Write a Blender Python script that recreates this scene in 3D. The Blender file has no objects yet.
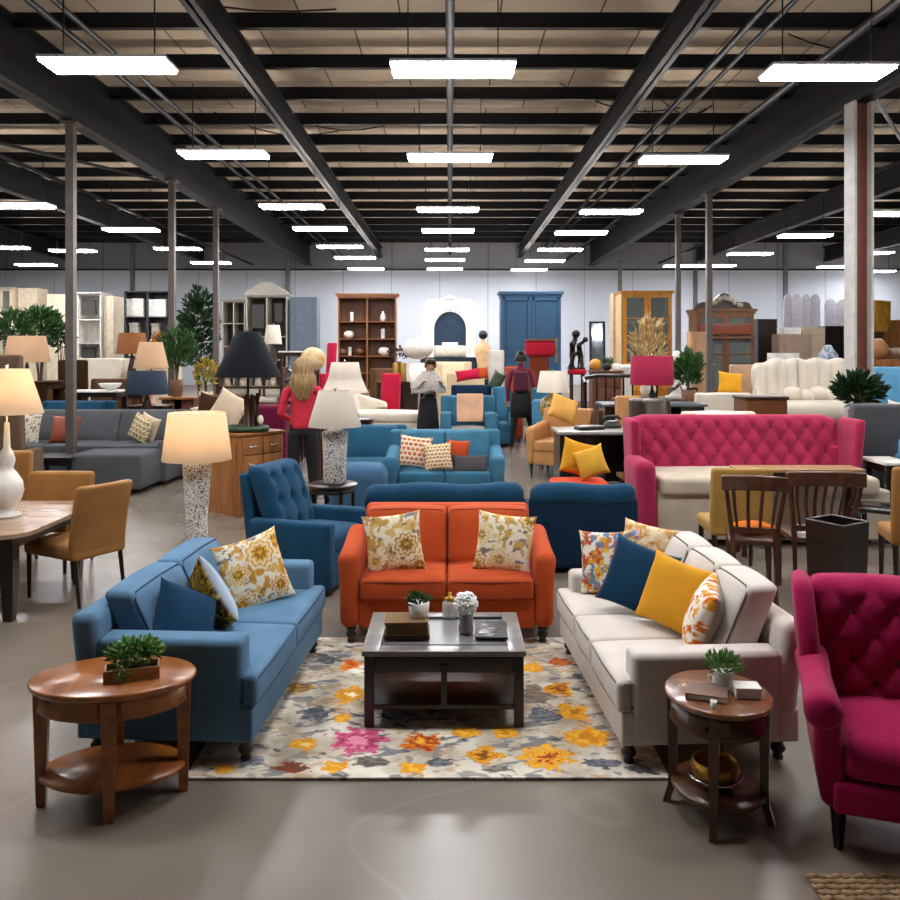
import bpy, math, random
import numpy as np
from mathutils import Vector, Matrix, Euler
PI = math.pi
C = bpy.context.scene.collection
SC = bpy.context.scene

# ---------------------------------------------------------------- camera, world, exposure
F, EYE, HZ = 830.0, 1.9, 350.0          # focal length in pixels, eye height, horizon row
cam_d = bpy.data.cameras.new('camera'); cam = bpy.data.objects.new('camera', cam_d); C.objects.link(cam)
cam_d.sensor_width = 36; cam_d.lens = F/900*36; cam_d.shift_y = -(450-HZ)/900
cam_d.clip_start = .05; cam_d.clip_end = 120
cam.location = (0, 0, EYE); cam.rotation_euler = (PI/2, 0, 0)
SC.camera = cam
w = bpy.data.worlds.new('world'); SC.world = w; w.use_nodes = True
w.node_tree.nodes['Background'].inputs[0].default_value = (.55, .6, .7, 1)
w.node_tree.nodes['Background'].inputs[1].default_value = .08
SC.view_settings.view_transform = 'Standard'; SC.view_settings.look = 'None'
SC.view_settings.gamma = 1; SC.view_settings.use_curve_mapping = False
SC.view_settings.exposure = 0.12
LAMP_POWER = 58.0; UP_FILL = .55
SC.cycles.max_bounces = 7; SC.cycles.diffuse_bounces = 4
SC.cycles.sample_clamp_indirect = 6

# ---------------------------------------------------------------- small helpers
def lin(h):
    if isinstance(h, str):
        h = h.lstrip('#'); h = [int(h[i:i+2], 16)/255 for i in (0, 2, 4)]
        return tuple(c/12.92 if c <= .04045 else ((c+.055)/1.055)**2.4 for c in h)
    return tuple(h)
def at(px, py, z=0):                     # ray through a picture point met with the height z
    d = (EYE-z)*F/(py-HZ); return Vector(((px-450)*d/F, d, z))
def dx(px, d): return (px-450)*d/F
def zz(py, d): return EYE-(py-HZ)*d/F

_M = {}
def mat(name, col, rough=.6, metal=0, kind='plain', scale=8, amt=.12, bump=.0, col2=None, sheen=0, spec=.5, emit=None, coat=0, trans=0, alpha=1):
    if name in _M: return _M[name]
    m = bpy.data.materials.new(name); m.use_nodes = True; _M[name] = m
    nt = m.node_tree; N = nt.nodes; L = nt.links; b = N['Principled BSDF']
    c = lin(col); b.inputs['Base Color'].default_value = (*c, 1)
    b.inputs['Roughness'].default_value = rough; b.inputs['Metallic'].default_value = metal
    b.inputs['Specular IOR Level'].default_value = spec
    if coat: b.inputs['Coat Weight'].default_value = coat; b.inputs['Coat Roughness'].default_value = .15
    if sheen: b.inputs['Sheen Weight'].default_value = sheen; b.inputs['Sheen Roughness'].default_value = .5
    if trans: b.inputs['Transmission Weight'].default_value = trans
    if alpha < 1: b.inputs['Alpha'].default_value = alpha
    if emit: b.inputs['Emission Color'].default_value = (*lin(emit[0]), 1); b.inputs['Emission Strength'].default_value = emit[1]
    tc = N.new('ShaderNodeTexCoord'); mp = N.new('ShaderNodeMapping'); L.new(tc.outputs['Object'], mp.inputs[0])
    no = N.new('ShaderNodeTexNoise'); no.inputs['Detail'].default_value = 4
    L.new(mp.outputs[0], no.inputs[0])
    rp = N.new('ShaderNodeValToRGB'); L.new(no.outputs[0], rp.inputs[0])
    d = lin(col2) if col2 else tuple(max(0, x*(1-amt)) for x in c)
    e = c if col2 else tuple(min(1, x*(1+amt)) for x in c)
    rp.color_ramp.elements[0].color = (*d, 1); rp.color_ramp.elements[1].color = (*e, 1)
    rp.color_ramp.elements[0].position = .32; rp.color_ramp.elements[1].position = .68
    L.new(rp.outputs[0], b.inputs['Base Color'])
    if kind == 'wood':
        mp.inputs['Scale'].default_value = (scale, scale*.12, scale*.9); no.inputs['Distortion'].default_value = 1.2
        no.inputs['Scale'].default_value = 2.2
    elif kind == 'woodz':
        mp.inputs['Scale'].default_value = (scale, scale, scale*.1); no.inputs['Distortion'].default_value = 1.0
        no.inputs['Scale'].default_value = 2.2
    elif kind == 'woodx':
        mp.inputs['Scale'].default_value = (scale*.1, scale, scale); no.inputs['Distortion'].default_value = 1.0
        no.inputs['Scale'].default_value = 2.2
    else:
        no.inputs['Scale'].default_value = scale
    if bump:
        n2 = N.new('ShaderNodeTexNoise'); n2.inputs['Scale'].default_value = 260 if kind == 'fabric' else scale*4
        L.new(tc.outputs['Object'], n2.inputs[0])
        bp = N.new('ShaderNodeBump'); bp.inputs['Strength'].default_value = bump; bp.inputs['Distance'].default_value = .004
        L.new(n2.outputs[0], bp.inputs['Height']); L.new(bp.outputs[0], b.inputs['Normal'])
    return m
def fab(name, col, amt=.1, sheen=.04, bump=.35, rough=.92): return mat(name, col, rough, kind='fabric', scale=5, amt=amt, sheen=sheen, bump=bump, spec=.15)
def wood(name, col, col2, rough=.4, kind='wood', scale=6, coat=0): return mat(name, col, rough, kind=kind, scale=scale, col2=col2, coat=coat)
def vcol(name, rough=.9, bump=.3):       # woven or printed pattern held per vertex
    if name in _M: return _M[name]
    m = bpy.data.materials.new(name); m.use_nodes = True; _M[name] = m
    nt = m.node_tree; b = nt.nodes['Principled BSDF']; a = nt.nodes.new('ShaderNodeAttribute'); a.attribute_name = 'Col'
    nt.links.new(a.outputs['Color'], b.inputs['Base Color']); b.inputs['Roughness'].default_value = rough
    b.inputs['Specular IOR Level'].default_value = .2
    n2 = nt.nodes.new('ShaderNodeTexNoise'); n2.inputs['Scale'].default_value = 220
    tc = nt.nodes.new('ShaderNodeTexCoord'); nt.links.new(tc.outputs['Object'], n2.inputs[0])
    bp = nt.nodes.new('ShaderNodeBump'); bp.inputs['Strength'].default_value = bump; bp.inputs['Distance'].default_value = .004
    nt.links.new(n2.outputs[0], bp.inputs['Height']); nt.links.new(bp.outputs[0], b.inputs['Normal'])
    return m

class MB:
    """collects shapes, then becomes one mesh object"""
    def __init__(s): s.v = []; s.f = []; s.mi = []; s.X = Matrix.Identity(4); s.cur = 0; s.sm = []
    def put(s, vs, fs, smooth=True):
        o = len(s.v); X = s.X
        s.v += [tuple(X @ Vector(p)) for p in vs]; s.f += [tuple(i+o for i in f) for f in fs]
        s.mi += [s.cur]*len(fs); s.sm += [smooth]*len(fs); return s
    def T(s, loc=(0, 0, 0), rot=(0, 0, 0), sc=(1, 1, 1)):
        s.X = Matrix.Translation(loc) @ Euler(rot).to_matrix().to_4x4() @ Matrix.Diagonal((*sc, 1)); return s
    def box(s, c, z, r=0.0, n=1):
        """c centre, z full sizes"""
        if r > 0: return s.rbox(c, z, r)
        x, y, q = z[0]/2, z[1]/2, z[2]/2
        vs = [(c[0]+i*x, c[1]+j*y, c[2]+k*q) for i in (-1, 1) for j in (-1, 1) for k in (-1, 1)]
        return s.put(vs, [(0, 1, 3, 2), (4, 6, 7, 5), (0, 4, 5, 1), (2, 3, 7, 6), (0, 2, 6, 4), (1, 5, 7, 3)], False)
    def rbox(s, c, z, r, n=(1, 1, 1), deform=None):
        h = [q/2 for q in z]; r = min(r, *[q*.98 for q in h])
        ax = []
        for k in range(3):
            i = h[k]-r; inner = [-i+2*i*t/n[k] for t in range(n[k]+1)] if i > 1e-6 else [0.]
            ax.append([-h[k], -(i+.414*r)]+inner+[i+.414*r, h[k]])
        vid = {}; vs = []; fs = []
        def V(p):
            key = tuple(round(q, 6) for q in p)
            if key in vid: return vid[key]
            q = Vector(p); inn = Vector([max(-(h[k]-r), min(h[k]-r, p[k])) for k in range(3)]); d = q-inn
            q = inn+d.normalized()*r if d.length > 1e-9 else q
            if deform: q = Vector(deform(q.x, q.y, q.z))
            vs.append((q.x+c[0], q.y+c[1], q.z+c[2])); vid[key] = len(vs)-1; return vid[key]
        for k in range(3):
            a, b = (k+1) % 3, (k+2) % 3
            for sgn in (-1, 1):
                for i in range(len(ax[a])-1):
                    for j in range(len(ax[b])-1):
                        q = []
                        for (ii, jj) in ((i, j), (i+1, j), (i+1, j+1), (i, j+1)):
                            p = [0, 0, 0]; p[k] = sgn*h[k]; p[a] = ax[a][ii]; p[b] = ax[b][jj]; q.append(V(p))
                        if sgn < 0: q.reverse()
                        fs.append(tuple(q))
        return s.put(vs, fs)
    def lathe(s, prof, n=24, c=(0, 0, 0), sx=1, sy=1, caps=True):
        vs = []; fs = []; m = len(prof)
        for (r, z) in prof:
            for k in range(n):
                a = 2*PI*k/n; vs.append((c[0]+r*sx*math.cos(a), c[1]+r*sy*math.sin(a), c[2]+z))
        for i in range(m-1):
            for k in range(n):
                k2 = (k+1) % n; fs.append((i*n+k, i*n+k2, (i+1)*n+k2, (i+1)*n+k))
        if caps: fs.append(tuple(range(n-1, -1, -1))); fs.append(tuple((m-1)*n+k for k in range(n)))
        return s.put(vs, fs)
    def tube(s, pts, r, n=8, closed=False):
        pts = [Vector(p) for p in pts]; m = len(pts); vs = []; fs = []
        up = Vector((0, 0, 1))
        for i, p in enumerate(pts):
            if closed: t = pts[(i+1) % m]-pts[i-1]
            else: t = pts[min(i+1, m-1)]-pts[max(i-1, 0)]
            t.normalize(); a = t.cross(up)
            if a.length < .05: a = t.cross(Vector((1, 0, 0)))
            a.normalize(); b = t.cross(a); rr = r[i] if isinstance(r, (list, tuple)) else r
            for k in range(n):
                q = p+a*rr*math.cos(2*PI*k/n)+b*rr*math.sin(2*PI*k/n); vs.append(tuple(q))
        for i in range(m if closed else m-1):
            i2 = (i+1) % m
            for k in range(n):
                k2 = (k+1) % n; fs.append((i*n+k, i2*n+k, i2*n+k2, i*n+k2))
        if not closed: fs.append(tuple(range(n-1, -1, -1))); fs.append(tuple((m-1)*n+k for k in range(n)))
        return s.put(vs, fs)
    def ball(s, c, r, n=12, m=8):
        r = r if isinstance(r, (tuple, list)) else (r, r, r)
        prof = [(math.sin(PI*i/m), -math.cos(PI*i/m)) for i in range(m+1)]
        prof[0] = (.001, -1); prof[-1] = (.001, 1)
        vs = []; fs = []
        for (q, z) in prof:
            for k in range(n): vs.append((c[0]+r[0]*q*math.cos(2*PI*k/n), c[1]+r[1]*q*math.sin(2*PI*k/n), c[2]+r[2]*z))
        for i in range(m):
            for k in range(n): fs.append((i*n+k, i*n+(k+1) % n, (i+1)*n+(k+1) % n, (i+1)*n+k))
        return s.put(vs, fs)
    def prism(s, poly, y0, y1):
        """outline in x,z pushed from y0 to y1"""
        n = len(poly); vs = [(x, y0, z) for x, z in poly]+[(x, y1, z) for x, z in poly]
        fs = [tuple(range(n)), tuple(range(2*n-1, n-1, -1))]+[(i, i+n, (i+1) % n+n, (i+1) % n) for i in range(n)]
        return s.put(vs, fs, False)
    def slab(s, poly, z0, z1):
        n = len(poly); vs = [(x, y, z0) for x, y in poly]+[(x, y, z1) for x, y in poly]
        fs = [tuple(range(n-1, -1, -1)), tuple(range(n, 2*n))]+[(i, (i+1) % n, (i+1) % n+n, i+n) for i in range(n)]
        return s.put(vs, fs, False)
    def build(s, name, m, parent=None, smooth=True):
        me = bpy.data.meshes.new(name); me.from_pydata(s.v, [], s.f)
        ms = m if isinstance(m, (list, tuple)) else [m]
        for q in ms: me.materials.append(q)
        me.polygons.foreach_set('material_index', s.mi)
        me.polygons.foreach_set('use_smooth', [bool(a and smooth) for a in s.sm]); me.update()
        o = bpy.data.objects.new(name, me); C.objects.link(o)
        if parent: o.parent = parent
        return o
def tag(o, label, cat, group=None, kind=None):
    o['label'] = label; o['category'] = cat
    if group: o['group'] = group
    if kind: o['kind'] = kind
    return o
def thing(name, label, cat, loc=(0, 0, 0), rz=0, group=None, sc=1):
    o = bpy.data.objects.new(name, None); C.objects.link(o); o.location = loc; o.rotation_euler = (0, 0, rz)
    o.empty_display_size = .1
    if sc != 1: o.scale = (sc, sc, sc) if not isinstance(sc, tuple) else sc
    return tag(o, label, cat, group)
def struct(name, mb, m, **k):
    o = mb.build(name, m, **k)
    if not o.parent: o['kind'] = 'structure'
    return o
def copy_tree(o, parent=None):
    c = o.copy(); C.objects.link(c)
    if parent: c.parent = parent
    for ch in list(o.children): copy_tree(ch, c)
    return c
def again(o, loc, rz, label, group=None, sc=None):
    c = copy_tree(o); c.location = loc; c.rotation_euler = (0, 0, rz); c['label'] = label
    if group: c['group'] = group
    if sc: c.scale = (sc, sc, sc)
    return c
def part(mb, name, m, parent, label=None, **k):
    o = mb.build(name, m, parent, **k)
    if label: o['label'] = label
    return o

# value noise on arrays, used for woven patterns
def vnoise(x, y, seed=0):
    xi = np.floor(x).astype(int); yi = np.floor(y).astype(int); xf = x-xi; yf = y-yi
    def h(a, b):
        n = (a*374761393+b*668265263+seed*974711) & 0x7fffffff; n = ((n ^ (n >> 13))*1274126177) & 0x7fffffff
        return ((n ^ (n >> 16)) & 0xffff)/65535.
    u = xf*xf*(3-2*xf); v = yf*yf*(3-2*yf)
    return (h(xi, yi)*(1-u)+h(xi+1, yi)*u)*(1-v)+(h(xi, yi+1)*(1-u)+h(xi+1, yi+1)*u)*v
def fbm(x, y, seed=0, o=3): return sum(vnoise(x*2**i, y*2**i, seed+i)*.5**i for i in range(o))/sum(.5**i for i in range(o))
def mixc(a, b, t): t = np.clip(t, 0, 1)[..., None]; return a*(1-t)+np.array(b)*t

# ---------------------------------------------------------------- shared materials
M_darkmetal = mat('dark_steel', '#17171a', .5, .6)
M_black = mat('black_paint', '#0d0c0c', .45)
M_walnut = wood('walnut_wood', '#4a2a16', '#2c170b', .35)
M_espresso = wood('espresso_wood', '#24160f', '#120b08', .3)
M_cherry = wood('cherry_wood', '#a5642c', '#7c441a', .3, coat=.3)
M_oak = wood('oak_wood', '#a8703c', '#835024', .45)
M_oakz = wood('oak_upright', '#a8703c', '#835024', .45, 'woodz')
M_brass = mat('brass', '#b98d3a', .3, 1)
M_chrome = mat('chrome', '#c9c9cc', .18, 1)
M_white = mat('white_glaze', '#e9e5dc', .35)
M_cream = mat('cream_paint', '#e3d5bd', .5)
M_leaf = mat('green_leaf', '#3f6b2c', .5, col2='#1f4018', scale=14)
M_leafdk = mat('dark_green_leaf', '#23451c', .5, col2='#10260e', scale=10)
M_stem = mat('brown_stem', '#4d3a24', .8)
M_soil = mat('soil', '#1d140e', .95)
M_glass = mat('cabinet_glass', '#8f9a96', .08, alpha=.25)
M_paper = mat('paper_pages', '#e8dfc9', .8)
M_skin = mat('skin', '#c08d70', .5)
# ================================================================ THE SETTING
def floor_mat():
    m = bpy.data.materials.new('polished_concrete'); m.use_nodes = True; nt = m.node_tree; N = nt.nodes; L = nt.links
    b = N['Principled BSDF']; tc = N.new('ShaderNodeTexCoord')
    n1 = N.new('ShaderNodeTexNoise'); n1.inputs['Scale'].default_value = .8; n1.inputs['Detail'].default_value = 3
    L.new(tc.outputs['Object'], n1.inputs[0]); r = N.new('ShaderNodeValToRGB'); L.new(n1.outputs[0], r.inputs[0])
    r.color_ramp.elements[0].position = .3; r.color_ramp.elements[0].color = (*lin('#6b6156'), 1)
    r.color_ramp.elements[1].position = .72; r.color_ramp.elements[1].color = (*lin('#81766a'), 1)
    # hairline cracks
    n3 = N.new('ShaderNodeTexNoise'); n3.inputs['Scale'].default_value = .28; n3.inputs['Detail'].default_value = 3; L.new(tc.outputs['Object'], n3.inputs[0])
    s1 = N.new('ShaderNodeMath'); s1.operation = 'SUBTRACT'; L.new(n3.outputs[0], s1.inputs[0]); s1.inputs[1].default_value = .5
    s2 = N.new('ShaderNodeMath'); s2.operation = 'ABSOLUTE'; L.new(s1.outputs[0], s2.inputs[0])
    rc = N.new('ShaderNodeValToRGB'); L.new(s2.outputs[0], rc.inputs[0])
    rc.color_ramp.elements[0].color = (1.2, 1.2, 1.2, 1); rc.color_ramp.elements[1].color = (1, 1, 1, 1); rc.color_ramp.elements[1].position = .00016
    mu = N.new('ShaderNodeMix'); mu.data_type = 'RGBA'; mu.blend_type = 'MULTIPLY'; mu.inputs[0].default_value = .7
    L.new(r.outputs[0], mu.inputs[6]); L.new(rc.outputs[0], mu.inputs[7]); L.new(mu.outputs[2], b.inputs['Base Color'])
    b.inputs['Roughness'].default_value = .27; b.inputs['Specular IOR Level'].default_value = .75
    return m
XW, Y0, Y1, ZC = 20.0, -6.0, 31.0, 6.1
struct('floor', MB().box((0, (Y0+Y1)/2, -.05), (2*XW, Y1-Y0, .1)), floor_mat())

def panel_mat(name, col, seam, w=1.8):
    m = bpy.data.materials.new(name); m.use_nodes = True; nt = m.node_tree; N = nt.nodes; L = nt.links; b = N['Principled BSDF']
    tc = N.new('ShaderNodeTexCoord'); sp = N.new('ShaderNodeSeparateXYZ'); L.new(tc.outputs['Object'], sp.inputs[0])
    ad = N.new('ShaderNodeMath'); ad.operation = 'ADD'; L.new(sp.outputs[0], ad.inputs[0]); L.new(sp.outputs[1], ad.inputs[1])
    d = N.new('ShaderNodeMath'); d.operation = 'DIVIDE'; L.new(ad.outputs[0], d.inputs[0]); d.inputs[1].default_value = w
    f = N.new('ShaderNodeMath'); f.operation = 'FRACT'; L.new(d.outputs[0], f.inputs[0])
    c = N.new('ShaderNodeMath'); c.operation = 'LESS_THAN'; L.new(f.outputs[0], c.inputs[0]); c.inputs[1].default_value = .018
    no = N.new('ShaderNodeTexNoise'); no.inputs['Scale'].default_value = .6; L.new(tc.outputs['Object'], no.inputs[0])
    r = N.new('ShaderNodeValToRGB'); L.new(no.outputs[0], r.inputs[0]); cc = lin(col)
    r.color_ramp.elements[0].color = (*[q*.9 for q in cc], 1); r.color_ramp.elements[1].color = (*cc, 1)
    mx = N.new('ShaderNodeMix'); mx.data_type = 'RGBA'; L.new(c.outputs[0], mx.inputs[0]); L.new(r.outputs[0], mx.inputs[6])
    mx.inputs[7].default_value = (*lin(seam), 1); L.new(mx.outputs[2], b.inputs['Base Color']); b.inputs['Roughness'].default_value = .6
    return m
M_wall = panel_mat('white_wall_panel', '#ccd1da', '#9da1a8')
M_wallup = panel_mat('grey_wall_panel', '#77787c', '#5d5d60', 3.6)
M_wallend = M_wall
ZB = 4.9
struct('wall_back', MB().box((0, Y1+.1, ZB/2), (2*XW, .2, ZB)), M_wall)
struct('wall_back_upper', MB().box((0, Y1+.1, (ZB+ZC)/2), (2*XW, .2, ZC-ZB)), M_wallup)
for s, n in ((-1, 'left'), (1, 'right')):
    mb = MB(); mb.box((s*(XW+.1), (Y0+Y1)/2, ZC/2), (.2, Y1-Y0, ZC)); struct('wall_'+n, mb, M_wallup)
struct('wall_front', MB().box((0, Y0-.1, ZC/2), (2*XW, .2, ZC)), M_wallup)
struct('trim_1', MB().box((0, Y1-.03, ZB), (2*XW, .06, .06)), M_darkmetal)
mb = MB()
for px in (133, 288, 245+450, 785): mb.box((dx(px, 31), Y1-.05, ZB/2+.6), (.14, .1, ZB+1.2))
struct('trim_2', mb, mat('grey_conduit', '#5c5d62', .5))

# ceiling panels with pale insulation between the steel
def ceil_mat():
    m = bpy.data.materials.new('ceiling_insulation'); m.use_nodes = True; nt = m.node_tree; N = nt.nodes; L = nt.links; b = N['Principled BSDF']
    tc = N.new('ShaderNodeTexCoord'); br = N.new('ShaderNodeTexBrick'); L.new(tc.outputs['Object'], br.inputs[0])
    br.inputs['Scale'].default_value = 1; br.inputs['Brick Width'].default_value = 1.25; br.inputs['Row Height'].default_value = 1.2
    br.inputs['Mortar Size'].default_value = .012; br.inputs['Color1'].default_value = (*lin('#cdbfac'), 1); br.inputs['Color2'].default_value = (*lin('#b8a996'), 1)
    br.inputs['Mortar'].default_value = (*lin('#5b5147'), 1); L.new(br.outputs[0], b.inputs['Base Color']); b.inputs['Roughness'].default_value = .8
    no = N.new('ShaderNodeTexNoise'); no.inputs['Scale'].default_value = 2.2; no.inputs['Detail'].default_value = 6; L.new(tc.outputs['Object'], no.inputs[0])
    bp = N.new('ShaderNodeBump'); bp.inputs['Strength'].default_value = .5; bp.inputs['Distance'].default_value = .08
    L.new(no.outputs[0], bp.inputs['Height']); L.new(bp.outputs[0], b.inputs['Normal'])
    return m
struct('ceiling', MB().box((0, (Y0+Y1)/2, ZC+.05), (2*XW, Y1-Y0, .1)), ceil_mat())
# purlins run across, rafters run away from the eye
pur = None; y = 1.53; k = 0
while y < Y1-.3:
    mb = MB(); mb.box((0, 0, .0), (2*XW, .02, .2)); mb.box((0, -.04, -.1), (2*XW, .09, .015)); mb.box((0, .04, .1), (2*XW, .09, .015))
    if pur is None:
        pur = mb.build('ceiling_purlin', M_darkmetal); pur['kind'] = 'structure'; pur.location = (0, y, ZC-.22)
    else:
        o = pur.copy(); C.objects.link(o); o.location = (0, y, ZC-.22); o['kind'] = 'structure'
    y += 1.42
def rafter(x, zb, h, wdt):
    mb = MB(); L_ = Y1-Y0; yc = (Y0+Y1)/2
    mb.box((x, yc, zb+h/2), (.03, L_, h)); mb.box((x, yc, zb+.015), (wdt, L_, .03)); mb.box((x, yc, zb+h-.015), (wdt, L_, .03))
    struct('ceiling_rafter', mb, M_darkmetal)
for s in (-1, 1):
    rafter(s*2.6, 5.35, .38, .16); rafter(s*5.25, 5.05, .8, .24); rafter(s*9.2, 5.2, .55, .2); rafter(s*14, 5.2, .55, .2)
for (x, z, r) in ((-4.1, 5.3, .035), (-3.85, 5.3, .03), (3.35, 5.55, .04), (3.6, 5.55, .03), (4.3, 5.25, .05), (0, 5.5, .05), (-7.4, 5.1, .04), (7.8, 5.15, .04)):
    struct('ceiling_conduit', MB().tube([(x, Y0, z), (x, Y1, z)], r, 8), M_darkmetal)
struct('ceiling_brace', MB().tube([(-9.2, 9, 5.15), (-5.3, 16, 5.1)], .03, 6), mat('grey_steel', '#4e4c4c', .5, .5))
struct('ceiling_brace', MB().tube([(9.2, 16, 5.15), (5.3, 10.4, 5.1)], .03, 6), _M['grey_steel'])
random.seed(5)
mb = MB()
for k in range(16):                       # loose cables sagging under the insulation
    x = random.uniform(-7, 7); yy = random.uniform(7.2, 15); ln = random.uniform(1, 3); a = random.uniform(-.6, .6)
    mb.tube([(x+ln*t/6*math.cos(a), yy+ln*t/6*math.sin(a), ZC-.03-.22*math.sin(PI*t/6)) for t in range(7)], .012, 5)
struct('ceiling_cable', mb, M_black)

# columns
M_col = mat('galvanised_column', '#6b625c', .5, .4)
M_colr = mat('rust_primer', '#6e3a26', .6); M_colw = mat('pale_flange_paint', '#b9b4ae', .5)
def column(px, d, lab, w_=.11):
    x = dx(px, d); t = thing('support_column', lab, 'column', (x, d, 0), 0)
    mb = MB(); mb.box((0, 0, 2.55), (w_, w_, 5.05)); part(mb, 'post', M_col, t)
    part(MB().box((0, 0, .02), (w_*2.2, w_*2.2, .04)), 'base_plate', M_col, t)
    part(MB().box((0, 0, 5.03), (w_*2, w_*2, .04)), 'cap_plate', M_col, t)
column(71, 11.5, 'slim grey steel column nearest the left edge')
column(172, 15.4, 'slim grey steel column beside the grey metal shelf')
column(216, 18.4, 'dark slim steel column just right of the tall ficus')
column(678, 19.2, 'thin steel column in front of the wall right of the yellow cabinet')
column(709, 16.7, 'pale slim column standing before the ornate carved cabinet')
t = thing('support_column', 'wide steel column with rust red web and pale flanges', 'column', (dx(859, 10.6), 10.6, 0), .12)
part(MB().box((0, 0, 2.53), (.2, .03, 5.05)), 'web', M_colr, t, 'rust red web')
part(MB().box((-.115, 0, 2.53), (.035, .22, 5.05)), 'flange', M_colw, t); part(MB().box((.115, 0, 2.53), (.035, .22, 5.05)), 'flange', M_colw, t)
part(MB().box((0, 0, .02), (.4, .4, .04)), 'base_plate', M_colr, t)
for px, d, lab in ((288, 29.5, 'far thin column behind the blue grey cabinet'), (620, 29.5, 'far thin column left of the yellow cabinet')):
    column(px, d, lab, .12)

# ceiling lamps
M_tube = mat('lit_diffuser', '#ffffff', .5, emit=('#f6f7fb', LAMP_POWER)); M_upfill = mat('added_ceiling_fill', '#ffffff', .5, emit=('#fff1df', LAMP_POWER*UP_FILL)); M_house = mat('lamp_housing', '#d0d2d6', .5)  # second material glows upward as added fill for the ceiling
lampP = None
lamps = []
for (px, py) in ((109, 66), (453, 70), (827, 73), (224, 155), (450, 158), (683, 160), (20, 206), (292, 207), (448, 210), (611, 212), (888, 214),
                 (131, 230), (320, 229), (448, 231), (581, 233), (805, 236), (5, 248), (73, 251), (178, 249), (340, 247), (447, 250), (560, 250), (750, 254), (870, 253),
                 (36, 265), (211, 263), (355, 258), (445, 260), (545, 261), (683, 266), (716, 266), (837, 267), (366, 269), (445, 269), (529, 270), (876, 276)):
    d = min(2.8*F/(HZ-py), 29.6); lamps.append((dx(px, d), d, True))
for x in (-7.8, -3.25, .0, 3.3, 7.8):                   # the same grid goes on above and behind the eye
    for yy in (4.3,): lamps.append((x, yy, False))
for x in (-7.8, 7.8, -12.5, 12.5):
    for yy in (8.2, 12.0): lamps.append((x, yy, False))
lamps.sort(key=lambda q: (round(q[1]), q[0]))
for x, yy, vis in lamps:
    if lampP is None:
        t = thing('ceiling_lamp', '', 'lamp', (x, yy, 4.7), 0, 'rows of lit ceiling lamps')
        mb = MB(); mb.box((0, 0, .03), (1.24, .42, .03)); part(mb, 'housing', M_house, t)
        part(MB().box((0, 0, .0), (1.2, .4, .03)), 'diffuser', M_tube, t); part(MB().box((0, 0, .052), (1.1, .12, .012)), 'added_fill_strip', M_upfill, t)  # glowing strip on the housing is added to brighten the ceiling
        part(MB().box((-.45, 0, .55), (.012, .012, .95)), 'hanger', M_darkmetal, t); part(MB().box((.45, 0, .55), (.012, .012, .95)), 'hanger', M_darkmetal, t)
        lampP = t
    else: t = again(lampP, (x, yy, 4.7), 0, '')
    col = 'leftmost' if x < -9.5 else 'left side' if x < -5 else 'left of the middle row' if x < -1.5 else 'middle row' if x < 1.5 else 'right of the middle row' if x < 5 else 'right side' if x < 9.6 else 'rightmost'
    dist = {0: 'overhead'}
    t['label'] = 'white ceiling lamp, %s, %s' % (col, 'PENDING'); t['_y'] = yy; t['_c'] = col
allL = [o for o in C.objects if o.get('category') == 'lamp' and '_y' in o]
words_ = ['nearest', 'second', 'third', 'fourth', 'fifth', 'sixth', 'seventh', 'eighth', 'ninth', 'tenth', 'eleventh', 'twelfth']
for c in set(o['_c'] for o in allL):
    g = sorted([o for o in allL if o['_c'] == c], key=lambda o: o['_y'])
    vis = [o for o in g if o['_y'] > 7.5 and abs(o.location.x)/o['_y'] < .56]
    for i, o in enumerate(vis): o['label'] = 'lit white ceiling lamp, %s lamp from the front, %s' % (words_[i], c)
    for o in g:
        if o not in vis: o['label'] = 'lit white ceiling lamp beyond the frame, overhead'
for o in allL: del o['_y']; del o['_c']
# ================================================================ BUILDERS
def puff(hx, hy, hz, top=.02, front=.0, side=.0):
    def f(x, y, z):
        a = max(0, 1-(x/hx)**2); b = max(0, 1-(y/hy)**2); c = max(0, 1-(z/hz)**2)
        if z > 0: z2 = z+top*(a*b)**.5*(z/hz)
        else: z2 = z
        return (x+side*b*c*(x/hx), y+front*a*c*(y/hy), z2)
    return f
def turned_leg(h, r=.035):
    return [(r*.9, h), (r, h*.82), (r*.62, h*.7), (r*1.05, h*.5), (r*.95, h*.36), (r*.55, h*.24), (r*.75, h*.12), (r*.7, 0)][::-1]
def add_legs(t, pts, h, m, style='turned', r=.035, name='leg'):
    for x, y in pts:
        mb = MB()
        if style == 'turned': mb.lathe(turned_leg(h, r), 14, (x, y, 0))
        elif style == 'taper': mb.lathe([(r*.55, 0), (r, h)], 4, (x, y, 0)); mb.sm = [False]*len(mb.sm)
        else: mb.box((x, y, h/2), (r*2, r*2, h))
        part(mb, name, m, t)
def tufts(dxx, dzz, amp, x0=0, z0=0):
    def f(x, z):
        u = ((x-x0)/dxx+(z-z0)/dzz); v = ((x-x0)/dxx-(z-z0)/dzz)
        return amp*(abs(math.sin(PI*u/1))*abs(math.sin(PI*v/1)))**.42
    return f
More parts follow.
